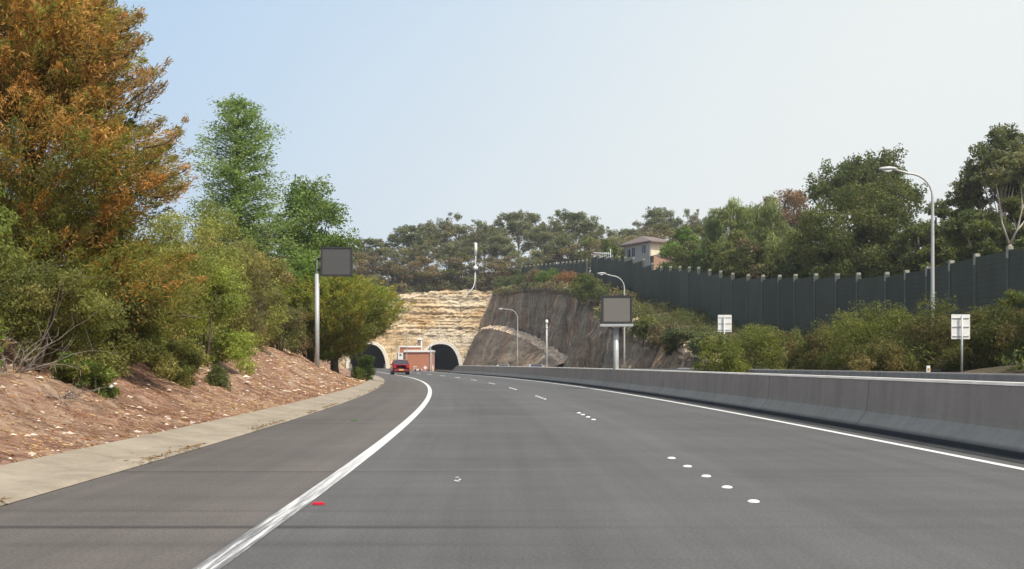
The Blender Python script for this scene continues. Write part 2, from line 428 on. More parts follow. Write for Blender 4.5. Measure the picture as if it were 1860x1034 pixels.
# palettes
P_GUM = [(.14, .155, .095), (.18, .19, .12), (.13, .15, .09), (.19, .185, .13)]
P_GUMD = [(.075, .10, .045), (.10, .12, .055), (.12, .135, .065)]
P_BROWN = [(.18, .145, .10), (.20, .155, .11), (.15, .14, .09)]
P_DARK = [(.085, .105, .04), (.11, .13, .045), (.135, .145, .055), (.075, .095, .035)]
P_OLIVE = [(.11, .13, .04), (.14, .15, .05), (.09, .11, .035)]
P_WILLOW = [(.17, .21, .09), (.20, .23, .10), (.14, .18, .075)]
P_BRIGHT = [(.11, .18, .045), (.145, .21, .06), (.09, .145, .04)]
P_ORANGE = [(.40, .215, .09), (.44, .26, .11), (.33, .20, .09), (.24, .235, .075), (.37, .245, .115), (.22, .20, .08)]
P_WATTLE = [(.22, .25, .06), (.28, .26, .07), (.17, .21, .06)]
P_CYP = [(.18, .26, .12), (.21, .29, .13), (.16, .23, .09)]
P_ROUND = [(.10, .16, .055), (.13, .19, .06), (.16, .22, .08)]
P_SHRUB = [(.12, .165, .045), (.15, .19, .06), (.09, .13, .035), (.17, .17, .06)]

# ------------------------------------------------------------ sweeps of the setting
def frange(a, b, s):
    out = []; x = a
    while x < b-1e-6: out.append(x); x += s
    return out+[b]
def strip(name, mat, offs, ds, zf, parent=None):
    """offs: list of offset or functions of d, zf(d, j)"""
    mb = MB(); rows = []; uv = []
    for d in ds:
        row = []
        for j, o in enumerate(offs):
            of = o(d) if callable(o) else o
            row.append((L(d)+of, d, zf(d, j))); uv.append((of, d))
        rows.append(row)
    mb.grid(rows); o = mb.build(name, mat, parent, uv=uv, up=True)
    return o
def zopp(d): return 0 if d < 40 else -.0045*(d-40)
def opp_l(d): return interp(d, [(0, 8.15), (125, 8.3), (230, 13.9)])
def opp_r(d): return interp(d, [(0, 13.4), (60, 13.6), (120, 19.0), (230, 22.4)])

struct(MB().grid([[(-3000, -600, -1.9), (3000, -600, -1.9)], [(-3000, 5000, -1.9), (3000, 5000, -1.9)]]).build('ground', M['ground'], up=True))
DS = frange(-20, 330, 2.5)
struct(strip('road', M['road'], [-2.3, -1, 0, 2, 3.5, 5, 7, 7.7], DS, lambda d, j: 0))
struct(strip('opposite_road', M['road'], [opp_l, lambda d: (opp_l(d)+opp_r(d))/2, opp_r], DS, lambda d, j: zopp(d)+.002-.004*(d < 40)))
struct(strip('median_ground', M['conc_far'], [7.7, opp_l], frange(118, 236, 4), lambda d, j: .03 if j == 0 else zopp(d)+.02))
struct(strip('edge_line', M['line'], [-.075, .075], frange(-20, 300, 1.5), lambda d, j: .004))
struct(strip('edge_line_right', M['line2'], [6.95, 7.07], frange(-20, 300, 1.5), lambda d, j: .004))
M['barrier_foot_strip'] = simple('dark_strip', (.035, .037, .036), .9, 0, .3, 2)  # darker strip between the right edge line and the barrier foot
struct(strip('barrier_foot_strip', M['barrier_foot_strip'], [7.3, 7.68], frange(-20, 124, 2), lambda d, j: .005))
# concrete dish drain beside the shoulder, with a rounded lip
dm = M['drain'].node_tree; db = dm.nodes['Principled BSDF']; src = db.inputs['Base Color'].links[0].from_socket
duv = dm.nodes.new('ShaderNodeUVMap'); dsp = dm.nodes.new('ShaderNodeSeparateXYZ'); dm.links.new(duv.outputs[0], dsp.inputs[0])
dj = math_n(dm, 'LESS_THAN', math_n(dm, 'FRACT', math_n(dm, 'MULTIPLY', dsp.outputs[1], 1/3.)), .006)
dst = ramp(dm, noise_n(dm, coords(dm, (1, 1, 1)), .9, 6, .75), [(.38, .8), (.55, 1.05)])
dm.links.new(mixc(dm, math_n(dm, 'MULTIPLY', dj, .5), mixc(dm, .8, src, dst, 'MULTIPLY'), (.12, .09, .06)), db.inputs['Base Color'])
struct(strip('drain', M['drain'], [-2.26, -2.31, -2.44, -2.7, -2.95, -3.16], frange(-20, 232, 1.0),
       lambda d, j: [.006, .035, .045, .05, .10, .13][j]))
# litter drifted along the lip of the drain
def debris_on_lip():
    r = RS(8); n = 2600; d = r.rand(n)**1.6*60+4
    off = -2.27+r.normal(size=n)*.03-(r.rand(n) < .12)*r.rand(n)*.5
    keep = np.array([mn.noise(Vector((x*.35, 0, 4)))+.25*mn.noise(Vector((x*2, 0, 1))) for x in d]) > .02
    d = d[keep]; off = off[keep]; n = len(d)
    P = np.stack([np.array([L(x) for x in d])+off, d, np.full(n, .052)], 1)
    N = np.tile([0, 0, 1.], (n, 1))+r.normal(size=(n, 3))*.35; A = r.normal(size=(n, 3)); A[:, 2] *= .2
    col = np.array([(.2, .12, .07), (.3, .2, .12), (.13, .09, .06)])[r.randint(3, size=n)]
    me = leaf_mesh('leaf_litter', P, A, N, .035+.05*r.rand(n), .02, col)
    o = bpy.data.objects.new('leaf_litter', me); C.objects.link(o); tag(o, 'dry brown leaf litter gathered along the lip of the concrete drain', 'leaf litter', kind='stuff')
debris_on_lip()

# ---- left bank
LB = [(-20, [(-3.1, .05), (-4.1, .3), (-6.3, 1.2), (-8.0, 1.95), (-12, 2.7), (-25, 3.6), (-80, 6), (-400, 9)]),
      (58, [(-3.1, .05), (-4.1, .3), (-6.3, 1.25), (-7.8, 2.0), (-12, 2.9), (-25, 4), (-80, 7), (-400, 10)]),
      (66, [(-3.1, .05), (-4.9, .2), (-6.8, .7), (-8.6, 1.3), (-13, 2.6), (-26, 4.6), (-80, 8), (-400, 11)]),
      (100, [(-3.1, .05), (-5, .4), (-7, 1.3), (-9, 2.3), (-14, 4.5), (-30, 7), (-80, 10), (-400, 14)]),
      (150, [(-3.1, .05), (-5, .5), (-6.5, 3), (-8, 6), (-14, 9), (-30, 11), (-80, 14), (-400, 16)]),
      (228, [(-3.1, .05), (-5.2, .5), (-7, 6), (-9.5, 14), (-14, 16.5), (-30, 18), (-80, 20), (-400, 24)]),
      (262, [(-3.1, 16.6), (-5.2, 16.8), (-7, 17), (-9.5, 17.4), (-14, 17.8), (-30, 19), (-80, 22), (-400, 26)])]
def section(tab, d):
    if d <= tab[0][0]: return tab[0][1]
    for (a, A), (b, B) in zip(tab, tab[1:]):
        if d <= b:
            u = (d-a)/(b-a); return [(p[0]+(q[0]-p[0])*u, p[1]+(q[1]-p[1])*u) for p, q in zip(A, B)]
    return tab[-1][1]
def lz(x, d):
    s = section(LB, d); o = x-L(d)
    return interp(-o, [(-p[0], p[1]) for p in s])
def left_bank():
    mb = MB(); rows = []
    oo = [0]+[i/14 for i in range(1, 15)]
    for d in frange(-20, 100, .5)+frange(102, 228, 2):
        s = section(LB, d); row = []
        for (a, b), k in zip(zip(s, s[1:]), (3, 8, 6, 8, 6, 5, 5)):
            for i in range(k):
                u = i/k; off = a[0]+(b[0]-a[0])*u; z = a[1]+(b[1]-a[1])*u
                x = L(d)+off; p = Vector((x*.9, d*.9, 1.7))
                am = min(1, max(0, (-off-3.4)/1.2))
                z += am*(.22*mn.noise(p*.5)+.12*mn.noise(p*1.6)+.06*mn.noise(p*4)) + .012*mn.noise(p*3)
                row.append((x, d, z))
        row.append((L(d)+s[-1][0], d, s[-1][1])); rows.append(row)
    mb.grid(rows); struct(mb.build('hillside', M['soil'], smooth=True, up=True))
left_bank()

# ---- right: fence line, slope, rock
FP = [(2090,430,40),(1985,437,46),(1900,446,53),(1834,455,57.5),(1774,468,61.5),(1728,480,65),(1686,490,68.5),(1647,497,72),(1611,500,75.5),(1559,501,79.5),
      (1521,502,83),(1482,502,86.5),(1445,503,90),(1416,504,93.5),(1386,504,97),(1359,503,100.5),(1331,500,104),(1309,496,108),(1289,493,112),
      (1269,489,116),(1252,488,120),(1235,487,124),(1218,487,128),(1201,487,132),(1185,481,136),(1169,473.5,140),(1151,471,144),(1136,469.5,148),
      (1125,468,152),(1112,467,156),(1100,466,160),(1087,465,164),(1075,464,168)]
FENCE = [Vector((lat(x, d), d, zz(y, d))) for x, y, d in FP]
FH = 5.0
flat_tab = [(-30, 27.)]+sorted([(p.y, p.x) for p in FENCE])+[(200, lat(1040, 200)), (240, lat(950, 240)), (300, 0)]
fz_tab = [(-30, 2.0), (40, 2.2)]+sorted([(p.y, max(2.2, p.z-FH)) for p in FENCE if p.y > 55])+[(200, 14.6), (240, 17.2), (300, 20)]
RT = [(80,1285,655),(90,1245,645),(100,1190,618),(110,1140,598),(120,1100,574),(130,1073,547),(145,1042,524),(165,990,517),(185,953,520),(210,920,527),(234,893,531)]
rt_lat = [(d, lat(x, d)) for d, x, y in RT]; rt_z = [(d, zz(y, d)) for d, x, y in RT]
def rbase(d): return L(d)+interp(d, [(-30, 15.5), (60, 16), (80, 22), (230, 23.7)])
def rtop(d): return interp(d, rt_lat) if d >= 80 else rbase(d)+.6
def rtopz(d): return interp(d, rt_z) if d >= 80 else .45
def rock_right():
    mb = MB(); rows = []; uv = []
    for d in frange(79, 236, .55):
        b = rbase(d)+1.6*max(0, min(1, (d-134)/8, (226-d)/8)); t = rtop(d)+.5*max(0, min(1, (d-134)/8, (226-d)/8)); zt = rtopz(d); z0 = -1.4; row = []
        for i in range(31):
            u = i/30; z = z0+(zt-z0)*u; x = b+(t-b)*u
            flute = .9*mn.noise(Vector((d*.14, z*.10, 1)))+.5*mn.noise(Vector((d*.45, z*.16, 1)))+.26*mn.noise(Vector((d*1.3, z*.35, 3)))
            lay = .45*mn.noise(Vector((d*.05, z*.5, 7)))+.3*mn.noise(Vector((d*.3, z*.9, 9)))+.16*mn.noise(Vector((d*1.1, z*1.3, 9)))
            e = 1-.6*(u > .93)
            x += (flute+lay)*e; y = d
            if i == 30: z += .7*mn.noise(Vector((d*.3, 0, 2)))+.3*mn.noise(Vector((d*1.1, 0, 2)))
            row.append((x, y, z)); uv.append((d, z))
        rows.append(row)
    mb.grid(rows); struct(mb.build('rock_cutting', M['rock'], uv=uv))
rock_right()
BT = [(138,1016,662),(144,1003,650),(150,990,639),(158,972,628),(166,953,617),(176,932,608),(188,908,600),(200,890,597),(213,873,597),(222,862,612)]
def bench():
    mb = MB(); rows = []; uv = []; mb2 = MB(); rows2 = []
    tl = [(d, lat(x, d)) for d, x, y in BT]; tz = [(d, zz(y, d)) for d, x, y in BT]
    for d in frange(138, 222, .6):
        t = interp(d, tl); zt = max(.3, interp(d, tz)); b = rbase(d)-2.9; row = []
        b = min(b, t-.25*(zt+1.4)*.5)
        for i in range(19):
            u = i/18; z = -1.4+(zt+1.4)*u; x = b+(t-b)*u
            x += .2*mn.noise(Vector((d*.12, z*.2, 4)))+.1*mn.noise(Vector((d*.7, z*.6, 4)))
            if i == 18: z += .35*mn.noise(Vector((d*.5, 1, 8)))
            row.append((x, d, z)); uv.append((d, z))
        rows.append(row); e = row[-1]; r2 = []
        for i in range(7):
            u = i/6; x = e[0]+u*1.5; z = e[2]+.5*u+(.28*mn.noise(Vector((d*.9, u*3, 5)))+.18*mn.noise(Vector((d*2.3, u*5, 5))))*(i > 0)
            r2.append((x, d, z))
        rows2.append(r2)
    mb.grid(rows); struct(mb.build('rock_bench', M['rock_b'], uv=uv))
    mb2.grid(rows2); struct(mb2.build('rock_ledge', M['ledge'], up=True))
M['ledge'] = simple('ledge_rubble', (.62, .47, .32), .95, 0, .45, 1.4, .2)
bench()
def right_slope():
    mb = MB(); rows = []
    for d in frange(-30, 236, 1.5):
        t = rtop(d); zt = rtopz(d); f = interp(d, flat_tab); fz = interp(d, fz_tab)
        if f < t+1.2: f = t+1.2
        near = opp_r(d)+L(d)+.3 if d < 82 else t
        row = [(rbase(d) if d < 82 else t-.3, d, .3 if d < 82 else zt-.9), (t, d, zt)] if d >= 82 else [(near, d, -.1), (rbase(d), d, .15)]
        for i in range(1, 11):
            u = i/10; x = t+(f-t)*u; z = zt+(fz-zt)*(u**.8)
            z += .4*mn.noise(Vector((x*.25, d*.25, 2)))*min(1, i/3)*(1-u*.5); row.append((x, d, z))
        for e, ez in ((4, .3), (12, 1.4), (30, 3.5), (80, 6), (400, 12)):
            row.append((f+e, d, fz+ez))
        rows.append(row)
    mb.grid(rows); struct(mb.build('embankment', M['ground'], smooth=True, up=True))
right_slope()
# sunlit rubble at the foot where the low rock face runs out
def rubble():
    mb = MB(); rows = []
    for d in frange(74, 112, .5):
        t = rtop(d) if d > 80 else lat(1290, 80)-(80-d)*.02; zt = rtopz(d) if d > 80 else 1.0-(80-d)*.1; row = []
        for i in range(6):
            u = i/5
            row.append((t-.15+u*1.5, d, zt+.02+u*1.0+(.2*mn.noise(Vector((d*1.1, u*4, 5)))+.15*mn.noise(Vector((d*2.7, u*6, 5))))-(.5 if i == 0 else 0)))
        rows.append(row)
    mb.grid(rows); struct(mb.build('rubble_slope', M['ledge'], up=True))
rubble()

# ---- portal cliff
YC = 230.0; A1 = (-30.7, 4.05); A2 = (-15.1, 4.15); ZA = 5.3
def arch_z(x, a, base, top):                   # horseshoe: steep sides then a rounded crown
    c, h = a; u = abs(x-c)/h
    if u >= 1: return None
    return base+(top-base)*(1-u**2.6)**(1/2.1)
def cliff():
    tops = [(-60, 17.2), (-34, 15.6), (-26.5, 15.2), (-20, 16.4), (-10, 16.9), (-3, 16.4), (2, 16.2)]
    xs = set(frange(-56, 1, .4))
    cols = []
    for a in (A1, A2):
        for i in range(0, 41): xs.add(a[0]-a[1]*cos(pi*i/40))
        xs = set(x for x in xs)
    for x in sorted(xs):
        zs = None
        for a, base in ((A1, 0.), (A2, zopp(YC))):
            if abs(x-a[0]) < a[1]-1e-4: zs = [arch_z(x, a, base, ZA)]
            elif abs(abs(x-a[0])-a[1]) <= 1e-4: zs = [-1.9, base] if x < a[0] else [base, -1.9]
        if zs is None: zs = [-1.9]
        for z in zs: cols.append((x, z))
    mb = MB(); rows = []; uv = []
    for x, z0 in cols:
        zt = interp(x, tops)+.5*mn.noise(Vector((x*.4, 3, 0)))+.4*mn.noise(Vector((x*1.3, 3, 0))); row = []
        for i in range(64):
            u = i/63; z = z0+(zt-z0)*u
            dist = min(abs(abs(x-a[0])-a[1]) for a in (A1, A2)); k = 1 if z > 7 else .35
            w = z+.5*mn.noise(Vector((x*.06, z*.1, 2)))
            ledge = .34*mn.noise(Vector((x*.02, 0, w*.85)))+.35*mn.noise(Vector((x*.06, 5, w*2.1)))
            blk = .32*mn.noise(Vector((x*.5, 2, z*1.1)))+.26*mn.noise(Vector((x*1.5, 2, z*2.4)))
            y = YC+z*.1+(ledge+blk)*k
            row.append((x, y, z)); uv.append((x, z))
        rows.append(row)
    mb.grid(rows); struct(mb.build('cliff', M['cliff']))
cliff()
def hill():
    mb = MB(); rows = []
    for y in frange(231.5, 420, 4):
        row = []
        for x in frange(-160, 160, 4):
            e = (y-231.5)
            z = 16.0+min(e, 60)*.10+e*.02+1.2*mn.noise(Vector((x*.05, y*.05, 0)))*min(1, e/12)+max(0, x-5)*.03
            z = z-(.5 if e == 0 else 0)
            row.append((x, y, z))
        rows.append(row)
    mb.grid(rows); struct(mb.build('hill', M['ground'], smooth=True, up=True))
hill()
def hz(x, y): return 16.0+min(y-231.5, 60)*.10+(y-231.5)*.02+max(0, x-5)*.03

def portal(name, label, a, base):
    c, h = a; t = empty(name, (c, YC, base), label, 'tunnel portal')
    top = ZA-base; N = 40
    def prof(g):   # outline offset outwards by g
        pts = [(-(h+g), 0)]
        for i in range(1, N):
            x = -h*cos(pi*i/N); z = top*(1-(abs(x)/h)**2.6)**(1/2.1)
            x2 = -h*cos(pi*(i+.01)/N); z2 = top*(1-(abs(x2)/h)**2.6)**(1/2.1)
            tx, tz = x2-x, z2-z; q = math.hypot(tx, tz); pts.append((x-tz/q*g, z+tx/q*g))
        pts.append((h+g, 0)); return pts
    inn = prof(-.12); out = prof(.5); mb = MB()
    rows = []
    for (xi, zi), (xo, zo) in zip(inn, out):
        rows.append([(xi, 1.2, zi), (xi, -.75, zi), (xo, -.75, zo), (xo, 1.2, zo)])
    mb.grid(rows); mb.build('arch_rim', M['portal'], t)
    rows = []
    for y in (0.9, 8, 20, 40, 70, 110):
        s = -.175*(y); rows.append([(x+s, y, z) for x, z in inn])
    mb = MB().grid(rows); n = len(mb.v)
    mb.v += [(x-.175*110, 110, z) for x, z in inn]; mb.f.append(tuple(range(n, n+len(inn))))
    mb.build('lining', M['lining'], t)
    for s in (-1, 1): MB().box((s*(h-.35)-.25, -.2, 0), (s*(h-.35)+.25, .85, .9)).build('kerb_wall', M['conc_far'], t)
    return t
portal('tunnel_portal', 'left arched tunnel mouth behind the spreading roadside tree', A1, 0.)
portal('tunnel_portal', 'right arched tunnel mouth with pale rim beside the brick building', A2, zopp(YC))

# ------------------------------------------------------------ barriers
def barrier(name, label, off, h, ds, mat, zf, nose=False, w=1.):
    prof = [(-.38, -.3), (-.38, .07), (-.19, .30), (-.15, h-.03), (-.13, h), (.13, h), (.15, h-.03), (.17, .30), (.36, .07), (.36, -.3)]
    mb = MB(); rows = []
    for i, d in enumerate(ds):
        k = 1.
        if nose and d > ds[-1]-7: k = max(.15, (ds[-1]-d)/7)
        o = off(d) if callable(off) else off
        rows.append([(L(d)+o+x*w, d, zf(d)+(z*k if z > 0 else z)) for x, z in prof])
    mb.grid(rows); n = len(prof)
    mb.f.append(tuple(range(n))); m = (len(rows)-1)*n; mb.f.append(tuple(range(m, m+n))[::-1])
    t = empty(name, (0, 0, 0), label, 'barrier')
    mb.build('barrier_wall', mat, t)
    return t
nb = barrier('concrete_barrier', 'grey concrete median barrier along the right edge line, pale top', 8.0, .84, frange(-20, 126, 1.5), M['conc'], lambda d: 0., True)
mb = MB()                                      # narrow top strip, sunlight on the barrier top put into its pale colour
rows = [[(L(d)+8-.155, d, .826), (L(d)+8-.13, d, .862), (L(d)+8.13, d, .862), (L(d)+8.155, d, .826)] for d in frange(-20, 118, 1.5)]
mb.grid(rows).build('lit_top', simple('lit_top_concrete', (.66, .62, .54), .85, 0, .15, 2), nb, up=True)
barrier('concrete_barrier', 'brownish concrete barrier on the far side of the opposite carriageway', opp_r, .86, frange(-10, 228, 2), M['conc_far'], lambda d: zopp(d)*.8)
# steel guard rail lip behind it near the right
t = empty('guard_rail', (L(40)+14.6, 40, 0), 'low pale guard rail in front of the roadside bushes at right', 'guard rail')
mb = MB(); rows = []
for d in frange(16, 62, 1.): rows.append([(L(d)+14.6-t.location.x+a, d-40, b) for a, b in ((0, .60), (-.04, .66), (0, .71), (-.04, .77), (0, .84), (.03, .84), (.03, .6))])
mb.grid(rows).build('rail', M['galv_white'], t)
for d in frange(17, 61, 4): MB().box((L(d)+14.64-t.location.x, d-40-.05, -.2), (L(d)+14.74-t.location.x, d-40+.05, .8)).build('post', M['galv'], t)

# ------------------------------------------------------------ raised pavement markers
def marker_mesh(mat, w=.05, h=.018):
    mb = MB(); rows = []
    for r_, z in ((w, 0), (w*.92, h*.5), (w*.6, h*.9), (.0001, h)):
        rows.append([(r_*cos(2*pi*i/14), r_*sin(2*pi*i/14), z) for i in range(15)])
    mb.grid(rows); return mb.build('pavement_marker', mat, smooth=True, up=True)
ceramic = simple('ceramic_white', (.82, .81, .78), .3, 0, .04, 20)
m0 = marker_mesh(ceramic); first = True
groups = [[8.57, 9.55, 10.48, 11.48, 12.48], [21.0, 22.0, 23.0, 23.8]]+[[33+12*k+j for j in range(4)] for k in range(9)]
nth = ['nearest row of five', 'second row from the camera', 'third row from the camera', 'fourth row from the camera', 'fifth row from the camera',
       'sixth row from the camera', 'seventh row from the camera', 'eighth row from the camera', 'ninth row from the camera', 'tenth row from the camera', 'farthest row near the red car']
pos = ['closest', 'second closest', 'third closest', 'fourth closest', 'farthest']
for gi, g in enumerate(groups):
    for j, d in enumerate(g):
        o = m0 if first else m0.copy()
        if not first: C.objects.link(o)
        first = False; o.location = (L(d)+3.58, d, .001)
        pj = pos[j] if j < len(g)-1 else 'farthest'
        tag(o, 'white round raised road marker, %s in the %s' % (pj, nth[gi]), 'road marker', 'white raised lane markers')
# red reflective marker on the edge line
t = empty('reflective_marker', (L(8.4)+.16, 8.4, .003), 'small red reflective marker beside the left white edge line', 'road marker')
MB().box((-.048, -.035, 0), (.048, .035, .02), .012).build('base', simple('red_plastic', (.42, .035, .05), .3, 0, .1, 9), t)
MB().prism([(-.04, -.0345), (.04, -.0345), (.034, -.0305), (-.034, -.0305)], .006, .017, 'z').build('reflector', simple('red_lens', (.75, .02, .05), .15, 0, .05, 9), t)
# leaf and paint fleck
me = leaf_mesh('fallen_leaf', np.array([[0, 0, .01], [.05, .03, .015], [-.05, .02, .012]]), np.array([[1, .2, .1], [.2, 1, .2], [1, -.5, .1]]), np.array([[0, .2, 1.], [.2, 0, 1], [0, 0, 1]]), .14, .07, np.array([[.04, .2, .04]]*3))
o = bpy.data.objects.new('fallen_leaf', me); C.objects.link(o); o.location = at(642, 765, 20.5); o.location.z = .006
tag(o, 'small green leaf lying on the shoulder left of the edge line', 'leaf')
mb = MB(); rr = random.Random(4)
for k in range(6):
    x, y = rr.uniform(-.02, .02)-(k < 2)*.01, rr.uniform(-.2, .05)+(k < 2)*.35; mb.box((x-.012, y-.03, .004), (x+.010, y+.028, .006))
struct(mb.build('paint_fleck', M['line2'], loc=(lat(832, 10.2), 10.2, 0)))

# ------------------------------------------------------------ noise wall
def noise_wall(label, pts, H, name='noise_wall', sub=1):
    t = empty(name, (pts[0].x, pts[0].y, pts[0].z-H), label, 'noise wall'); o0 = t.location.copy()
    for a, b in zip(pts, pts[1:]):
        ux = Vector((b.x-a.x, b.y-a.y, 0)); ln = ux.length; ux.normalize(); nn = Vector((-ux.y, ux.x, 0))
        if nn.x > 0: nn = -nn
        mb = MB(); rows = []
        K = 2 if ln < 6 else 3
        zt = (a.z, b.z) if a.y < 72 else (min(a.z, b.z),)*2
        for s in (.09, -.09):
            rows.append([tuple(a+ux*(ln*i/K)+nn*s-o0+Vector((0, 0, zt[0]+(zt[1]-zt[0])*i/K-a.z))) for i in range(K+1)])
        top = rows; f0 = [(x, y, z-H-1.2) for x, y, z in top[0]]; b0 = [(x, y, z-H-1.2) for x, y, z in top[1]]
        mb.grid([f0, top[0], top[1], b0]); mb.build('panel', M['panel'], t)
    for p in pts:
        q = p-o0
        po = MB().box((q.x-.13, q.y-.15, q.z-H-1.3), (q.x+.13, q.y+.15, q.z+.05)).build('post', M['post_dark'], t)
        MB().box((q.x-.14, q.y-.145, q.z-.42), (q.x+.14, q.y+.145, q.z+.22)).build('post_cap', M['post_pale'], po)
    return t
noise_wall('long dark green noise wall with pale post tops above the bushes', FENCE, FH)
far = []
for i in range(17):
    u = i/16; d = 171+u*62; far.append(Vector((lat(1066-u*118, d), d, zz(474+u*11, d))))
noise_wall('distant lower stretch of dark noise wall above the rock cutting', far, 3.5)

# ------------------------------------------------------------ street lamps
def lamp(label, px, pybase_z, d, top_y, arm_px, arm_y):
    base = Vector((lat(px, d), d, pybase_z)); t = empty('street_lamp', base, label, 'street lamp', 'curved street lamps on the right')
    H = zz(top_y, d)-base.z; arm = (px-arm_px)*d/F; az = zz(arm_y, d)-base.z
    r_ = min(1.35, arm*.45); pts = [(0, 0, 0), (0, 0, H*.3), (0, 0, H*.6), (0, 0, H-r_*1.15)]
    for i in range(1, 8):
        a = pi/2*i/7; pts.append((-(r_*(1-cos(a))), 0, H-r_*1.15+(r_*1.0)*sin(a)))
    x0, z0 = pts[-1][0], pts[-1][2]
    pts += [(x0-(arm-.6+x0)*.5, 0, z0+(az-z0)*.5), (-(arm-.6), 0, az-.02)]
    rad = [.09, .08, .07, .058]+[.042]*(len(pts)-4)
    MB().tube(pts, rad, 12).build('pole', M['galv_white'], t, smooth=True)
    x = -(arm-.65)
    MB().tube([(x+.12, 0, az), (x, 0, az+.02), (x-.25, 0, az+.03), (x-.55, 0, az+.01), (x-.66, 0, az)], [.042, .065, .085, .07, .03], 10).build('lamp_head', M['galv_white'], t, smooth=True)
    MB().tube([(x-.12, 0, az-.06), (x-.3, 0, az-.11), (x-.5, 0, az-.06)], [.04, .055, .03], 10).build('lens', simple('lamp_lens', (.6, .62, .62), .2), t, smooth=True)
    MB().box((-.2, -.2, -.1), (.2, .2, .03)).build('base_plate', M['galv'], t)
lamp('tall street lamp rising above bushes in front of the noise wall', 1694, 1.0, 46, 309, 1597, 307)
lamp('street lamp whose arm curves above the dark board on the median', 1134, -.1, 95, 498, 1085, 497)
lamp('smaller distant street lamp in front of the pale-edged rock bench', 940, -.5, 158, 560, 905, 561)

# ------------------------------------------------------------ message boards
def board(label, d, x0, x1, y0, y1, pole_x, pole_top, base_z, prad, side):
    c = Vector((lat(pole_x, d), d, base_z)); t = empty('message_board', c, label, 'message board')
    X0, X1 = lat(x0, d)-c.x, lat(x1, d)-c.x; Z1, Z0 = zz(y0, d)-c.z, zz(y1, d)-c.z
    PT = zz(pole_top, d)-c.z
    MB().tube([(0, 0, -.5), (0, 0, PT)], [prad*1.05, prad], 14).build('pole', M['galv'], t, smooth=True)
    bx = MB().box((X0, -.16 if not side else -.32, Z0), (X1, .2, Z1)).build('cabinet', M['sign_dark'], t, bevel=.015)
    m, nt, b = newmat('led_face')
    v = coords(nt, (1, 1, 1)); sp = nt.nodes.new('ShaderNodeSeparateXYZ'); nt.links.new(v, sp.inputs[0])
    fx = math_n(nt, 'FRACT', math_n(nt, 'MULTIPLY', sp.outputs[0], 18)); fz = math_n(nt, 'FRACT', math_n(nt, 'MULTIPLY', sp.outputs[2], 18))
    g = math_n(nt, 'MULTIPLY', ramp(nt, fx, [(.1, .75), (.3, 1.)]), ramp(nt, fz, [(.1, .7), (.3, 1.)]))
    nt.links.new(mixc(nt, 1., (.10, .10, .098) if not side else (.19, .18, .16), g, 'MULTIPLY'), b.inputs['Base Color']); b.inputs['Roughness'].default_value = .5
    yf = -.16 if not side else -.32; e = .07
    MB().box((X0+e, yf-.012, Z0+e), (X1-e, yf-.003, Z1-e)).build('face', m, t)
    fr = MB()
    fr.box((X0-.01, yf-.04, Z1-.06), (X1+.01, yf-.015, Z1+.01)); fr.box((X0-.01, yf-.04, Z0-.01), (X1+.01, yf-.015, Z0+.05))
    fr.box((X0-.01, yf-.038, Z0+.052), (X0+.045, yf-.017, Z1-.062)); fr.box((X1-.045, yf-.038, Z0+.052), (X1+.01, yf-.017, Z1-.062))
    fr.build('rim', M['sign_dark'], t)
    if side: # shelf under the cabinet and pole flange
        MB().box((X0-.07, -.42, Z0-.13), (X1+.06, .26, Z0-.03)).build('shelf', M['galv'], t)
        MB().box((-.14, -.14, PT-.1), (.14, .14, PT-.0)).build('bracket', M['galv'], t)
    else:
        for q0_, q1_ in ((.25, .36), (.8, .9)): MB().box((-.02, .05, Z0+q0_), (X0-.002, .14, Z0+q1_)).build('bracket', M['sign_dark'], t)
        MB().tube([(0, .1, PT), (0, .1, Z0+.95)], .05, 8).build('riser', M['galv'], t)
board('dark message board cantilevered from a grey pole on the left bank', 53, 584, 640, 450, 502, 576, 498, .5, .11, False)
board('grey square message board on a thick pole above the median barrier', 46, 1092, 1146, 538, 588, 1119, 592, .2, .115, True)
# slim camera pole on the median
c = Vector((lat(993, 68), 68, .2)); t = empty('camera_pole', c, 'slim pole with a small white head between two street lamps', 'pole')
H = zz(588, 68)-c.z
MB().tube([(0, 0, 0), (0, 0, H)], [.06, .05], 10).build('pole', M['galv'], t, smooth=True)
MB().tube([(0, 0, H), (0, 0, H+.02), (0, 0, H+.1), (0, 0, H+.2), (0, 0, H+.25)], [.05, .08, .10, .09, .03], 12).build('camera_dome', M['white'], t, smooth=True)
MB().tube([(0, 0, H-.28), (0, 0, H-.2)], .075, 10).build('collar', M['white'], t)
# backs of speed signs
def sign_back(label, px, d, x0, x1, y0, y1, base_z):
    c = Vector((lat(px, d), d, base_z)); t = empty('road_sign', c, label, 'road sign', 'road signs seen from behind')
    X0, X1 = lat(x0, d)-c.x, lat(x1, d)-c.x; Z1, Z0 = zz(y0, d)-c.z, zz(y1, d)-c.z
    MB().tube([(0, .04, -.2), (0, .04, Z1-.03)], .035, 10).build('post', M['galv'], t, smooth=True)
    MB().box((X0, .135, Z0), (X1, .14, Z1)).build('plate', M['white'], t, bevel=.002)
    for f in (.12, .5, .85): MB().box((X0+.03, .11, Z0+(Z1-Z0)*f-.008), (X1-.03, .133, Z0+(Z1-Z0)*f+.008)).build('bracket', M['galv'], t)
sign_back('small white sign back on a full pole left of the bushes', 1316, 51, 1305, 1330, 572, 603, .2)
sign_back('larger white sign back rising out of the bushes at far right', 1748, 36, 1731, 1765, 571, 616, .6)
t = empty('guide_post', (lat(1686, 31), 31, .1), 'short white guide post behind the barrier below the tall lamp', 'guide post')
MB().box((-.05, -.02, 0), (.05, .02, .93)).build('post', M['white'], t); MB().box((-.03, -.026, .78), (.03, -.021, .86)).build('reflector', simple('amber', (.5, .25, .05), .3), t)

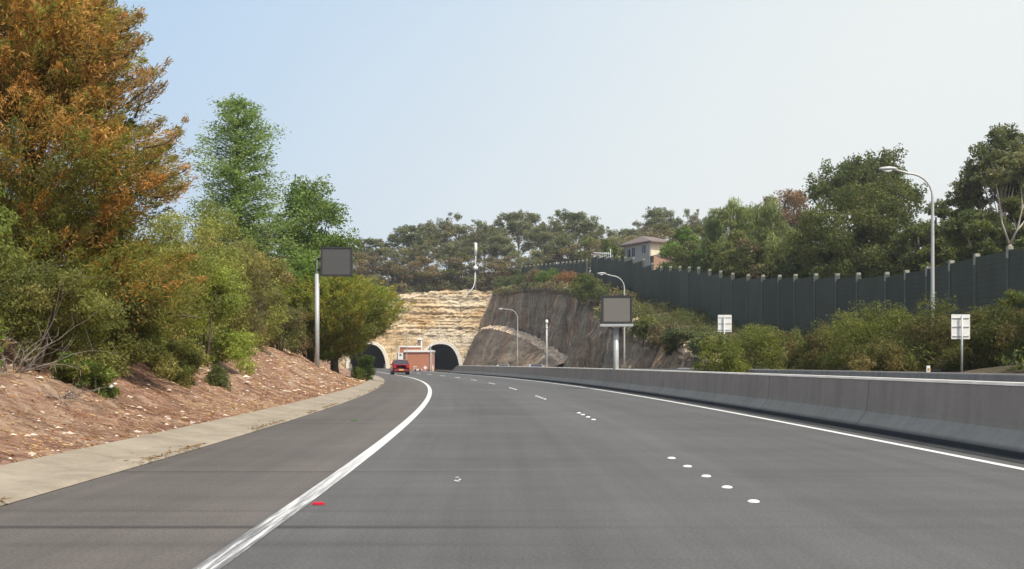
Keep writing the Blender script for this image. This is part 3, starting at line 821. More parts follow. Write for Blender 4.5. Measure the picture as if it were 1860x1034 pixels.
# mast on the cliff
d = 232.3; c = Vector((lat(864, d), d, 16.3)); t = empty('antenna_mast', c, 'white antenna mast standing on top of the sandstone cliff', 'mast')
H = zz(440, d)-c.z
MB().tube([(0, 0, -.5), (0, 0, H*.55), (0, 0, H)], [.10, .09, .06], 10).build('pole', M['white'], t, smooth=True)
for k in range(3):
    a = k*2.1+.5; MB().tube([(.22*cos(a), .22*sin(a), H*.74), (.22*cos(a), .22*sin(a), H*.98)], .13, 8).build('antenna', M['white'], t, smooth=True)
zd = zz(487, d)-c.z
MB().tube([(0, -.2, zd), (0, -.32, zd), (0, -.5, zd), (0, -.66, zd), (0, -.68, zd)], [.2, .5, .48, .3, .02], 16).build('dish', M['white'], t, smooth=True)
MB().tube([(0, .0, zd-.1), (0, -.15, zd)], .8, 16).build('dish_shroud', M['sign_dark'], t)
MB().tube([(-.1, -.25, zd-.6), (-.15, -.4, 2.6), (-.4, -.8, 1.2), (-1.0, -1.2, .3), (-1.35, -1.4, -.3)], .09, 8).build('conduit', M['white'], t, smooth=True)
d = 255; c = Vector((lat(687, d), d, 18)); t = empty('vent_pipe', c, 'thin white pipe standing among the brown trees left of the cliff', 'pipe')
hh = zz(478, d)-c.z; MB().tube([(0, 0, 0), (0, 0, hh)], .12, 8).build('pipe', M['white'], t, smooth=True); MB().tube([(0, 0, hh-.3), (0, 0, hh+.4)], .22, 8).build('cap', M['white'], t)

# ------------------------------------------------------------ brick plant building between the portals
d = 157; S = d/F
def bx(x0, x1, y0, y1, dep0, dep1): return ((lat(x0, d)-BC.x, dep0, zz(y1, d)-BC.z), (lat(x1, d)-BC.x, dep1, zz(y0, d)-BC.z))
BC = Vector((lat(760, d), d, 0))
t = empty('brick_building', BC, 'low red brick building with white roof edge between tunnel mouths', 'building')
MB().box((lat(735, d)-BC.x, 0, -.6), (lat(782, d)-BC.x, 5, zz(640, d))).build('wall', M['brick'], t)
MB().box((lat(733.6, d)-BC.x, -.18, zz(640, d)), (lat(786, d)-BC.x, 5.15, zz(636, d))).build('roof', M['white'], t, bevel=.02)
MB().box((lat(781, d)-BC.x, -.12, -.6), (lat(785, d)-BC.x, 5.02, zz(640.1, d))).build('corner_pier', simple('pale_brick', (.5, .3, .24), .8, 0, .15, 6), t)
MB().box((lat(719, d)-BC.x, 5.3, -.6), (lat(758, d)-BC.x, 9, zz(630, d))).build('rear_wall', M['brick'], t)
MB().box((lat(718, d)-BC.x, 5.18, zz(630, d)), (lat(759, d)-BC.x, 9.1, zz(627.5, d))).build('rear_roof', M['white'], t)
MB().box((lat(717.5, d)-BC.x, 5.1, zz(641, d)), (lat(719, d)-BC.x, 5.25, zz(630, d))).build('downpipe', M['white'], t)
MB().box((lat(719.5, d)-BC.x, 1.2, -.6), (lat(734.5, d)-BC.x, 5.25, zz(641, d))).build('recess', M['sign_dark'], t)
MB().box((lat(758, d)-BC.x, 6.0, -.6), (lat(760.5, d)-BC.x, 6.6, zz(614, d))).build('column', M['white'], t)
MB().box((lat(751, d)-BC.x, 5.9, zz(615.6, d)), (lat(762, d)-BC.x, 6.7, zz(613, d))).build('column_cap', M['white'], t)
MB().box((lat(751.5, d)-BC.x, 6.2, zz(629, d)), (lat(757.8, d)-BC.x, 6.5, zz(616, d))).build('vent_panel', simple('vent', (.28, .2, .16), .7), t)
t = empty('entrance_sign', (lat(727.5, 150), 150, 0), 'white rectangular sign with dark emblem left of the brick building', 'sign')
D2 = 150
MB().tube([(0, .05, 0), (0, .05, zz(654, D2))], .05, 8).build('post', M['galv'], t)
MB().box((-.38, -.02, zz(654, D2)), (.38, .02, zz(641, D2))).build('plate', M['white'], t)
zc = zz(645, D2); mb = MB()
mb.tube([(0, -.03, zc), (0, -.024, zc)], .17, 14); mb.build('emblem', simple('emblem_grey', (.18, .2, .25), .6), t)
t = empty('light_post', (lat(782, 152), 152, 0), 'short pale light post at the right end of the brick building', 'light post')
hh = zz(626, 152); MB().tube([(0, 0, -.3), (0, 0, hh-.3)], .08, 8).build('post', M['galv_white'], t); MB().tube([(0, 0, hh-.35), (0, 0, hh-.3), (0, 0, hh-.02), (0, 0, hh)], [.1, .17, .17, .08], 10).build('lantern', M['white'], t)
t = empty('post_mast', (lat(739, 155), 155, 0), 'thin dark pole rising in front of the brick building', 'pole')
MB().tube([(0, 0, -.2), (0, 0, zz(600, 155))], .05, 8).build('pole', M['galv'], t)
t = empty('white_trailer', (lat(760, 148), 148, 0), 'low white trailer parked at the foot of the brick wall', 'trailer')
MB().box((-.6, -.3, .12), (.45, .4, .32)).build('deck', M['white'], t); MB().box((-.6, -.3, .62), (-.15, -.2, .7)).box((-.6, -.28, .32), (-.54, -.22, .62)).build('rail', M['white'], t)
for x in (-.4, .25):
    MB().tube([(x, -.36, .16), (x, -.3, .16)], .16, 12).build('wheel', M['sign_dark'], t)
t = empty('round_sign', (lat(772.5, 148), 148, 0), 'small round white sign on a stub post by the brick wall', 'sign')
MB().tube([(0, 0, 0), (0, 0, .3)], .04, 8).build('post', M['galv'], t); MB().tube([(0, -.03, .5), (0, .02, .5)], .22, 16).build('disc', M['white'], t)
t = empty('bollard', (lat(786, 145), 145, 0), 'pale orange bollard at the corner of the brick building', 'bollard')
MB().tube([(0, 0, 0), (0, 0, .75), (0, 0, .82)], [.14, .11, .03], 10).build('body', simple('bollard_paint', (.75, .5, .35), .5), t); MB().tube([(0, 0, .45), (0, 0, .58)], [.128, .122], 10).build('band', M['white'], t)
# low kerb wall along the median in front of the building
rows = [[(L(dd)+o_-(L(130)+8.6), dd-130, z_) for o_, z_ in ((8.35, -.4), (8.35, .22), (8.7, .22), (8.7, -.4))] for dd in frange(121, 200, 3)]
t = empty('kerb_wall', (L(130)+8.6, 130, 0), 'low pale kerb running past the foot of the brick building', 'kerb')
MB().grid(rows).build('kerb', M['drain'], t)

# ------------------------------------------------------------ cars
def car(label, loc, rz, paint, group=None, hatch=False):
    t = empty('parked_car' if False else 'car', loc, label, 'car', group, rz=rz)
    pm, nt, b = newmat('car_paint'); b.inputs['Base Color'].default_value = (*paint, 1); b.inputs['Roughness'].default_value = .3
    b.inputs['Coat Weight'].default_value = .6
    f = noise_n(nt, coords(nt, (1, 1, 1)), 3, 3); nt.links.new(ramp(nt, f, [(.3, tuple(c*.9 for c in paint)), (.7, paint)]), b.inputs['Base Color'])
    gm = simple('car_glass', (.05, .055, .07), .08, 0, .1, 2); bl = M['sign_dark']
    # lower body: sections along the length (rear at y=0, front y=4.3)
    secs = [(0.0, .60, .40, .88), (.06, .78, .28, .98), (.5, .83, .22, 1.0), (1.2, .85, .2, .97), (2.2, .85, .2, .93), (3.0, .84, .2, .9), (3.7, .82, .22, .82), (4.15, .74, .3, .68), (4.25, .6, .4, .58)]
    rows = []
    for y, w, z0, z1 in secs:
        m_ = (z0+z1)/2
        rows.append([(-w*.85, y, z0), (-w, y, z0+.12), (-w*1.0, y, m_), (-w*.95, y, z1-.08), (-w*.86, y, z1), (0, y, z1+.03), (w*.86, y, z1), (w*.95, y, z1-.08), (w, y, m_), (w, y, z0+.12), (w*.85, y, z0), (0, y, z0-.02), (-w*.85, y, z0)])
    mb = MB().grid(rows); n = len(rows[0]); mb.f.append(tuple(range(n-1))); q = (len(rows)-1)*n; mb.f.append(tuple(range(q, q+n-1))[::-1])
    mb.build('body', pm, t, smooth=True)
    # greenhouse glass + roof
    g = [(.42, .72, .96), (.85, .62, 1.32), (1.3, .60, 1.40), (2.2, .60, 1.38), (2.9, .70, .94)] if not hatch else [(.2, .72, .96), (.5, .62, 1.34), (1.3, .60, 1.42), (2.2, .60, 1.38), (2.9, .70, .94)]
    rows = [[(-.76, y, .9), (-w, y, z), (w, y, z), (.76, y, .9)] for y, w, z in g]
    mb = MB().grid(rows); mb.f.append((0, 1, 2, 3)); mb.build('glasshouse', gm, t)
    rows = [[(-w-.02, y, z-.05), (-w+.06, y, z+.02), (0, y, z+.04), (w-.06, y, z+.02), (w+.02, y, z-.05)] for y, w, z in g[1:4]]
    MB().grid(rows).build('roof', pm, t, smooth=True)
    for s in (-1, 1):
        MB().tube([(s*.76, g[0][0], .93), (s*g[1][1], g[1][0], g[1][2])], .035, 6).build('pillar', pm, t)
        MB().tube([(s*g[3][1], g[3][0], g[3][2]), (s*.76, g[4][0], .93)], .035, 6).build('pillar', pm, t)
        MB().tube([(s*.765, 1.75, .93), (s*.61, 1.75, 1.39)], .03, 6).build('pillar', pm, t)
    for x in (-.74, .74):
        for y in (.8, 3.4):
            w = MB().tube([(x-.1, y, .31), (x+.1, y, .31)], .31, 20).build('wheel', bl, t)
            MB().tube([(x-.115 if x < 0 else x+.115, y, .31), (x-.1 if x < 0 else x+.1, y, .31)], .18, 14).build('rim', M['galv'], w)
    tl = simple('tail_lamp', (.55, .02, .02), .25, 0, .1, 5)
    for s in (-1, 1): MB().box((s*.62-.14, -.03, .66), (s*.62+.14, .1, .83)).build('tail_light', tl, t)
    MB().box((-.7, -.09, .33), (.7, .12, .52), .02).build('bumper', pm, t)
    MB().box((-.22, -.115, .40), (.22, -.093, .51)).build('number_plate', simple('plate_yellow', (.75, .55, .12), .5), t)
    hl = simple('head_lamp', (.7, .72, .75), .15, 0, .05, 5)
    for s in (-1, 1): MB().box((s*.6-.15, 4.12, .55), (s*.6+.15, 4.235, .68)).build('headlight', hl, t)
    for s in (-1, 1): MB().box((s*.86-.07, 2.6, .9), (s*.86+.07, 2.72, 1.03)).build('mirror', pm, t)
    return t
dc = 104
car('dark red car driving away towards the tunnel, seen from behind', (lat(729, dc), dc, .005), .17, (.22, .012, .022), hatch=True)
W = (.82, .82, .82)
def oncoming(label, px, d, rz):
    t = car(label, (lat(px, d), d, zopp(d)-.1), rz, W, 'white cars on the opposite carriageway'); return t
oncoming('white car roof showing over the barrier left of the smallest lamp', 909, 128, pi+.15)
oncoming('white car roof showing over the barrier right of the smallest lamp', 967, 112, pi+.15)

# ------------------------------------------------------------ house
d = 188; c = Vector((lat(1176, d), d, 13)); t = empty('house', c, 'two-storey cream house with shade-toned left side above the noise wall', 'house', rz=0)
X = lambda p: lat(p, d)-c.x
Z = lambda p: zz(p, d)-c.z
gw = simple('house_shade_side', (.40, .38, .34), .8, 0, .1, 3); cw = simple('house_cream', (.74, .66, .48), .8, 0, .06, 3)  # grey walls: shade on the side away from the sun, put into the colour
rf = simple('roof_tile', (.20, .155, .14), .8, 0, .2, 5, .05); dk = simple('dark_window', (.03, .035, .045), .15)
# footprint: corner at px 1181; left face recedes leftwards, right face recedes rightwards
P0 = Vector((X(1181), 0, 0)); PL = Vector((X(1142), 6.5, 0)); PR = Vector((X(1224), 3.0, 0)); PB = PL+PR-P0
def wallface(name, a, b, z0, z1, mat, th=.2):
    u = (b-a).normalized(); nn = Vector((-u.y, u.x, 0)); mb = MB()
    pts = [a, b, b+nn*th, a+nn*th]; mb.v = [(p.x, p.y, z0) for p in pts]+[(p.x, p.y, z1) for p in pts]
    mb.f = [(0,1,5,4),(1,2,6,5),(2,3,7,6),(3,0,4,7),(4,5,6,7),(0,3,2,1)]
    return mb.build(name, mat, t)
wallface('wall', PL, P0, -1, Z(438), gw); wallface('wall', P0, PR, -1, Z(437.6), cw)
wallface('wall', PR, PB, -1, Z(438), gw); wallface('wall', PB, PL, -1, Z(438), gw)
mb = MB(); e = .7
ctr = (P0+PB)/2
def ov(p, k=e): v = (p-ctr); return p+v.normalized()*k*1.6
A_, B_, C_, D_ = ov(PL), ov(P0), ov(PR), ov(PB); ze = Z(438); zr = Z(424)
r1 = (A_+B_)/2*.45+ctr*.55; r2 = (C_+D_)/2*.45+ctr*.55
mb.v = [(p.x, p.y, ze) for p in (A_, B_, C_, D_)]+[(p.x, p.y, ze-.22) for p in (A_, B_, C_, D_)]+[(r1.x, r1.y, zr), (r2.x, r2.y, zr)]
mb.f = [(0, 1, 8), (1, 2, 9, 8), (2, 3, 9), (3, 0, 8, 9), (0, 4, 5, 1), (1, 5, 6, 2), (2, 6, 7, 3), (3, 7, 4, 0), (4, 7, 6, 5)]
mb.build('roof', rf, t)
uL = (P0-PL); nL = Vector((-uL.y, uL.x, 0)).normalized()*-1
if nL.y > 0: nL = -nL
for f0, f1, zt, zb in ((.12, .22, 448, 462), (.3, .4, 446, 462), (.7, .82, 444, 458)):
    a = PL+uL*f0+nL*.03; b = PL+uL*f1+nL*.03
    mb = MB(); mb.v = [(a.x, a.y, Z(zb)), (b.x, b.y, Z(zb)), (b.x, b.y, Z(zt)), (a.x, a.y, Z(zt))]+[(q.x-nL.x*.1, q.y-nL.y*.1, z) for q, z in ((a, Z(zb)), (b, Z(zb)), (b, Z(zt)), (a, Z(zt)))]
    mb.f = [(0,1,2,3),(0,4,5,1),(1,5,6,2),(2,6,7,3),(3,7,4,0)]; w = mb.build('window', dk, t)
    a2 = a+uL*(f1-f0)*.46+nL*.02; b2 = a+uL*(f1-f0)*.54+nL*.02
    mb = MB(); mb.v = [(a2.x, a2.y, Z(zb)), (b2.x, b2.y, Z(zb)), (b2.x, b2.y, Z(zt)), (a2.x, a2.y, Z(zt))]; mb.f = [(0, 1, 2, 3)]; mb.build('mullion', M['white'], w)
# brick lean-to under a small gable
q0 = P0+Vector((.3, -2.6, 0)); q1 = PR+Vector((-.2, -2.0, 0))
wallface('lean_to', q0, q1, -1, Z(468), simple('house_brick', (.34, .22, .15), .8, 0, .15, 4))
mb = MB(); mm = (q0+q1)/2
mb.v = [(q0.x-.5, q0.y-.3, Z(468)), (q1.x+.5, q1.y-.3, Z(468)), (mm.x, mm.y-.3, Z(460)), (q0.x-.5, q0.y+2.6, Z(467)), (q1.x+.5, q1.y+2.6, Z(467)), (mm.x, mm.y+2.6, Z(460))]
mb.f = [(0, 1, 2), (0, 2, 5, 3), (1, 4, 5, 2), (3, 5, 4), (0, 3, 4, 1)]; mb.build('lean_to_roof', rf, t)
# pale balustrade beside the house
t = empty('garden_fence', at(1079, 472, 172), 'short pale garden fence above the highest end of the noise wall', 'fence'); 
a = Vector((0, 0, 0)); b = at(1109, 470, 165)-at(1079, 472, 172)
mb = MB(); mb.tube([a+Vector((0, 0, 1.1)), b+Vector((0, 0, .7))], .1, 6); mb.tube([a+Vector((0, 0, .4)), b+Vector((0, 0, .2))], .08, 6); mb.build('rail', M['white'], t)
for i in range(9):
    p = a.lerp(b, i/8); MB().box((p.x-.06, p.y-.06, p.z-1.5), (p.x+.06, p.y+.06, p.z+1.0+(.5 if i == 8 else 0))).build('post', M['white'], t)
# paling fence glimpsed on the left
d = 74; t = empty('paling_fence', at(512, 545, d), 'weathered paling fence glimpsed between trees left of the board pole', 'fence')
wf = simple('grey_timber', (.34, .31, .27), .9, 0, .3, 3)
for i in range(14):
    x = (i-9)*.16; MB().box((x-.065, -.02, -2), (x+.065, .0, 1.15+.05*sin(i*3))).build('paling', wf, t)
MB().box((-1.6, .002, .6), (.8, .05, .7)).build('rail', wf, t)

exec_veg = True
# ============================================================ VEGETATION
# ---- left, near
def needle_tree(name, label, loc, H, rad, seed, pal_top, pal_low, nb=260, per=60, ln=.2, wd=.02, zsplit=.5, cb=.15, up=.45, bark='bark', tr=.02, shape=None, cat='tree', trunk_lean=(0, 0), brn=46):
    """feathery tree: branchlets of fine needles swept outwards and upwards"""
    r = RS(seed); rr = random.Random(seed); t = empty(name, loc, label, cat)
    P = []; A = []; N = []; Cc = []; ends = []
    pt = np.array(pal_top); pl = np.array(pal_low)
    for i in range(nb):
        u = r.rand(); z = H*(cb+(1-cb)*u)
        w = rad*(shape(u) if shape else (math.sin(pi*min(1, .12+u*.88))**.6))
        a = r.rand()*2*pi; q = r.rand()**.45*w*(.85+.3*r.rand())
        c = np.array([cos(a)*q, sin(a)*q, z]); dr = np.array([cos(a), sin(a), up*(.4+r.rand())]); dr /= np.linalg.norm(dr)
        if len(ends) < brn: ends.append(tuple(c-dr*.1))
        Lb = rad*.28*(.6+.8*r.rand()); m = per
        s = r.rand(m)**.8
        side = r.normal(size=(m, 3))*Lb*.20*(1.15-s)[:, None]
        p = c+dr*Lb*(s[:, None]-.4)+side
        ax = dr*.9+r.normal(size=(m, 3))*.55
        top = (u+r.normal()*.16) > zsplit
        pal = pt if top else pl; col = pal[r.randint(len(pal))]*(1+.3*(r.rand()-.5))*(1+.22*r.normal(size=(m, 1))).clip(.45, 1.8)
        P.append(p); A.append(ax); N.append(r.normal(size=(m, 3))+np.array([0, 0, .8])); Cc.append(col*np.ones((m, 3)))
    P = np.concatenate(P); A = np.concatenate(A); N = np.concatenate(N); Cc = np.concatenate(Cc); n = len(P)
    me = leaf_mesh('crown', P, A, N, ln*(.6+.8*r.rand(n)), wd*(.7+.6*r.rand(n)), Cc)
    o = bpy.data.objects.new('crown', me); C.objects.link(o); o.parent = t
    mb = MB(); limbs(mb, rr, (0, 0, -.4), (trunk_lean[0], trunk_lean[1], H*.9), ends, H*tr)
    mb.build('trunk', M[bark], t, smooth=True); return t

def on_left(px, d): x = lat(px, d); return (x, d, lz(x, d))
needle_tree('casuarina_tree', 'large tree with rust-orange foliage filling the upper left corner', on_left(50, 21), 9.3, 3.2, 11, P_ORANGE, [(.15, .155, .05), (.20, .19, .06), (.33, .19, .07), (.10, .11, .04), (.18, .20, .06)],
            nb=2800, per=150, ln=.11, wd=.024, zsplit=.36, cb=.02, up=.5, shape=lambda u: (1.12-.95*u**1.15)*(.78+.22*math.sin(u*24)), tr=.018)
# loose outer sprays of the orange tree standing against the sky
def sprays():
    t = bpy.data.objects['casuarina_tree']; b = t.location; rs = RS(14); rr = random.Random(14); P = []; A = []; Cc = []
    for (x0, y0, x1, y1) in ((215, 60, 262, 22), (205, 110, 262, 70), (230, 190, 312, 105), (240, 200, 302, 150), (245, 215, 268, 110), (260, 270, 333, 238), (250, 250, 300, 215),
                             (270, 330, 355, 298), (270, 300, 342, 210), (170, 40, 212, -10), (240, 160, 285, 125), (280, 360, 340, 335)):
        d = 21+rr.uniform(-.6, .6); p0 = at(x0, y0, d)-b; p1 = at(x1, y1, d)-b; m = (p0+p1)/2+Vector((.04, 0, -.08))
        MB().tube([p0, m, p1], [.022, .012, .003], 5).build('outer_branch', M['bark'], t, smooth=True)
        for k in range(11):
            s_ = .1+.9*k/11; c = p0.lerp(p1, s_); dr = (p1-p0).normalized(); nn = 34
            if rr.random() < .2: continue
            P.append(np.array(c)+rs.normal(size=(nn, 3))*.085*(1.25-s_*.8)); A.append(np.array(dr)+rs.normal(size=(nn, 3))*.6)
            Cc.append(np.array(rr.choice([(.38, .24, .12), (.25, .21, .10), (.30, .19, .10)]))*(1+.2*rs.normal(size=(nn, 1)))*np.ones((nn, 3)))
    P = np.concatenate(P); n = len(P)
    me = leaf_mesh('outer_spray', P, np.concatenate(A), rs.normal(size=(n, 3)), .1, .022, np.concatenate(Cc)); o = bpy.data.objects.new('outer_spray', me); C.objects.link(o); o.parent = t
sprays()
# dark and green shrubs at the foot
def shrub(label, px, d, H, rad, seed, pal, topy=None, n=9000, size=.1, aspect=.35, name='shrub', zoff=0, nc=26, hang=0, ground=None, cat='shrub', tips=None, flat=.8, bark='bark', x=None, group=None, low=-.75, cr=.3):
    x = lat(px, d) if x is None else x; z = (ground(x, d) if ground else lz(x, d))+zoff
    if topy: H = zz(topy, d)-z
    r = random.Random(seed); t = empty(name, (x, d, z), label, cat, group)
    cl = ell_clumps(r, nc, (0, 0, H*.54), (rad*.78, rad*.78, H*.40), min(rad, H*.6)*cr, flat, low, .62)
    for k in range(nc//2):
        a = r.uniform(0, 2*pi); q = rad*r.uniform(.35, .85); s_ = min(rad, H*.6)*cr*r.uniform(.7, 1.1)
        cl.append((q*cos(a), q*sin(a), H*r.uniform(.06, .35)-.28*q*cos(a)*(x < 0), s_, s_, s_*.9))
    mb = MB(); ends = [c[:3] for c in cl[:20]]
    for k in range(3):
        a = r.uniform(0, 6.3); limbs(mb, r, (.1*cos(a), .1*sin(a), -.2), (rad*.4*cos(a), rad*.4*sin(a), H*.7), ends[k::3], max(.02, H*.014), 5)
    mb.build('stem', M[bark], t, smooth=True)
    leaf_cloud('foliage', cl, n, size, aspect, pal, seed, parent=t, hang=hang, tips=tips, jit=.8)
    return t
PD = [(.12, .14, .05), (.15, .165, .055), (.17, .16, .07)]
PY = [(.26, .30, .08), (.22, .27, .075), (.17, .21, .065)]
shrub('pale green leafy shrub cut by the left edge of the frame', 0, 13.5, 3.0, 1.0, 21, [(.16, .21, .06), (.19, .22, .08), (.12, .17, .04)], topy=275, n=13000, size=.085, x=-7.05, low=-.3, cr=.26)
shrub('dark twiggy shrub at the far left below the orange tree', 60, 18, 3.0, 1.6, 22, PD, topy=470, n=34000, size=.065, nc=34)
shrub('dark green shrub under the middle of the orange tree', 190, 20.5, 3.2, 1.5, 23, PD+[(.12, .13, .05)], topy=500, n=38000, size=.065)
shrub('low green bush sprawling onto the bank at the left', 150, 17.2, .95, .6, 24, P_SHRUB, topy=640, n=14000, size=.05, zoff=-.1, nc=18)
shrub('olive shrub with yellowish leaves right of the orange tree', 262, 24.5, 4.1, 1.35, 25, [(.21, .225, .075), (.25, .25, .085), (.16, .185, .06), (.26, .22, .10)], topy=455, n=42000, size=.07)
shrub('bright yellow-green shrub in the middle of the left bank', 372, 30, 4.9, 1.35, 26, PY, topy=462, n=36000, size=.08)
shrub('low dark shrub hanging over the soil left of centre bank', 322, 23.5, 1.5, .55, 27, PD+[(.11, .13, .05)], topy=600, n=16000, size=.055, zoff=-.1)
shrub('small grey-green bush at the edge of the bare soil', 396, 25.0, .85, .3, 28, [(.10, .12, .06), (.13, .15, .08)], topy=662, n=7000, size=.045, zoff=-.05, nc=34, cr=.42)
shrub('dark olive shrub between the orange and the pale shrubs', 245, 27.5, 5.2, 2.0, 29, [(.185, .205, .065), (.15, .175, .05), (.22, .205, .08)], topy=395, n=40000, size=.08)
shrub('broad olive shrub below the tall conifer', 345, 36, 6.9, 2.2, 30, [(.22, .235, .08), (.26, .25, .10), (.17, .20, .07)], topy=350, n=40000, size=.10)
shrub('brownish olive shrub left of the message board pole', 452, 46, 6.3, 2.0, 31, [(.22, .21, .085), (.20, .225, .08), (.245, .20, .11)], topy=420, n=34000, size=.11)
shrub('straggly brown-green shrub above the crest of the bank', 508, 53, 4.2, 1.5, 32, [(.14, .13, .07), (.12, .14, .06), (.18, .14, .09)], topy=520, n=16000, size=.11)
shrub('tall yellow-green shrub between the conifer and the round tree', 462, 58, 8.2, 2.0, 33, [(.17, .21, .065), (.21, .22, .075), (.14, .18, .06)], topy=380, n=30000, size=.13)
shrub('olive brown shrub behind the bright yellow-green one', 410, 41, 6, 1.8, 36, [(.14, .135, .06), (.17, .15, .08), (.11, .12, .05)], topy=400, n=30000, size=.10)
shrub('bright green bush at the foot of the round tree', 560, 62, 5.2, 2.1, 34, P_BRIGHT, topy=455, n=16000, size=.16)
needle_tree('small_tree', 'small wispy tree standing alone on the bare bank', on_left(428, 37), 2.3, .95, 35, [(.15, .15, .08), (.12, .13, .07)], [(.14, .13, .07)], nb=170, per=60, ln=.12, wd=.018, cb=.26, up=.8, tr=.018)
# dead twigs at far left
def twigs(label, loc, H, rad, seed, n=70):
    r = random.Random(seed); t = empty('dead_shrub', loc, label, 'shrub'); mb = MB()
    for i in range(n):
        a = r.uniform(0, 6.28); q = r.uniform(.3, 1)*rad; z = H*r.uniform(.25, 1)
        p = [Vector((cos(a)*.1, sin(a)*.1, 0))]; v = Vector((cos(a)*q, sin(a)*q, z))*.22
        for k in range(5):
            v = v+Vector((r.uniform(-1, 1), r.uniform(-1, 1), r.uniform(-1, .5)))*v.length*.45; p.append(p[-1]+v)
            if k > 0:
                u = v*.5+Vector((r.uniform(-1, 1), r.uniform(-1, 1), r.uniform(-1, 1)))*v.length*.7; mb.tube([p[-1], p[-1]+u, p[-1]+u*1.7+Vector((0, 0, .05))], [.004, .003, .001], 3)
        mb.tube(p, [.010, .008, .006, .005, .003, .001], 4)
    mb.build('branches', M['bark_grey'], t)
twigs('bare grey twiggy shrub under the foliage at the far left', on_left(25, 16.2), 1.0, .8, 41, 34)
twigs('bare fallen branches lying on the bank beside the low bush', on_left(110, 15.8), .35, .7, 42, 16)

# bank tree by the tunnel
needle_tree('spreading_tree', 'wide feathery tree with yellowish tips beside the tunnel approach', on_left(608, 62), 5.4, 3.6, 51, P_WATTLE, [(.14, .17, .05), (.18, .21, .06), (.20, .19, .065)],
            nb=1300, per=70, ln=.2, wd=.04, zsplit=.5, cb=.22, up=.45, shape=lambda u: (.34+1.25*u if u < .5 else .97) if u < .75 else (1.0-(u-.75)*2.4), tr=.05)
shrub('small bright shrub at the end of the kerb left of the tunnel road', 664, 66, 1.7, .55, 52, P_BRIGHT+[(.13, .18, .05)], n=7000, size=.10, zoff=0, nc=30, cr=.42)
shrub('tiny green shrub on the drain edge beside the bright shrub', 651, 62, .8, .45, 53, P_SHRUB, n=4000, size=.08, nc=22, cr=.45)
# conifer-like tall tree
def conifer():
    d = 56; x, y, z = on_left(432, d); r = RS(61); rr = random.Random(61)
    H = zz(182, d)-z; t = empty('conifer_tree', (x, y, z), 'tall pyramid-shaped pale green conifer against the sky', 'tree')
    mb = MB(); mb.tube([(0, 0, -.3), (.05, 0, H*.4), (0, 0, H*.75), (0, 0, H-.3)], [.26, .2, .12, .03], 8)
    P = []; A = []; N = []; Cc = []; pal = np.array(P_CYP)
    for i in range(120):
        u = (i+rr.random())/120; zc = H*(.28+.71*u); w = 2.85*(1-u)**.36*(.72+.4*rr.random())
        a = i*2.4+rr.random()
        dr = Vector((cos(a), sin(a), .22+.35*u)); pts = [Vector((0, 0, zc)), Vector((0, 0, zc))+dr*w*.5, Vector((0, 0, zc))+dr*w+Vector((0, 0, -.1*w))]
        mb.tube(pts, [.05*(1.2-u), .03*(1.2-u), .008], 5)
        for k in range(int(4+w*7)):
            s = .22+.8*rr.random(); c = np.array(pts[0].lerp(pts[2], s)); c = c+np.array([rr.gauss(0, .16), rr.gauss(0, .16), rr.gauss(0, .1)])*w*.5
            m = 15; ext = .17*(1+.5*rr.random())
            P.append(c+r.normal(size=(m, 3))*np.array([ext, ext, ext*.45])); A.append(r.normal(size=(m, 3))*np.array([1, 1, .4]))
            N.append(r.normal(size=(m, 3))*.6+np.array([0, 0, 1])); Cc.append(pal[rr.randrange(3)]*(1+.2*r.normal(size=(m, 1))).clip(.5, 1.6)*np.ones((m, 3)))
    P = np.concatenate(P); n = len(P)
    me = leaf_mesh('crown', P, np.concatenate(A), np.concatenate(N), .17*(.6+.8*r.rand(n)), .075, np.concatenate(Cc))
    o = bpy.data.objects.new('crown', me); C.objects.link(o); o.parent = t; mb.build('trunk', M['bark'], t, smooth=True)
conifer()
d = 66; x, y, z = on_left(562, d)
tree('broadleaf_tree', 'round dark green leafy tree behind the left message board', 'tree', (x, y, z), (zz(325, d)-z)*1.03, 2.75, 62, P_ROUND, n=42000, size=.16, aspect=.6, cbase=.12, cr=.27, nc=120, bark='bark', tr=.02, low=-.9, flat=.9)

# ---- right hand side: roadside bushes
RB = [(1310, 46, 1.9, 1.3, 'yellow-green bush immediately right of the small sign back'), (1372, 50, 2.5, 1.7, 'olive bush between the small sign back and the taller bushes'), (1440, 52, 2.0, 1.5, 'low olive bush below the lowest part of the noise wall'),
      (1500, 50, 2.1, 1.7, 'brownish bush left of the broad bright bush'), (1552, 47, 2.75, 1.9, 'broad bright yellow-green bush in front of the noise wall'), (1625, 45, 2.75, 1.6, 'tall green bush just left of the tall lamp pole'),
      (1690, 41, 2.6, 1.7, 'dark green bush at the foot of the tall lamp'), (1768, 38.5, 1.9, 1.4, 'dull bush below the larger sign back'), (1838, 37, 2.0, 1.5, 'reddish brown bush at the right edge of the frame'),
      (1930, 35, 2.2, 1.6, 'bush just beyond the right edge of the frame'), (1600, 39, 1.6, 1.4, 'low brown-tinged bush in front of the tall green bush')]
def rz_(x, d):
    t = rtop(d); f = interp(d, flat_tab); u = max(0, min(1, (x-t)/max(.5, f-t))); zt = rtopz(d)
    if x < t: return zt
    if x > f: return interp(d, fz_tab)+(x-f)*.11
    return zt+(interp(d, fz_tab)-zt)*u**.8
PR_ = [[(.14, .16, .045), (.17, .18, .055), (.11, .13, .04)], [(.12, .12, .045), (.10, .12, .04), (.15, .12, .06)], [(.08, .10, .035), (.10, .11, .04), (.12, .10, .05)]]
for i, (px, d, H, rd, lb) in enumerate(RB):
    pal = PR_[[0, 0, 1, 1, 0, 0, 2, 1, 2, 2, 1][i]]
    shrub(lb, px, d, H+.2, rd, 70+i, pal, n=13000, size=.12, ground=rz_, zoff=-.25, nc=30, name='roadside_bush', group='bushes behind the far barrier', flat=1.0, aspect=.3, cat='bush')
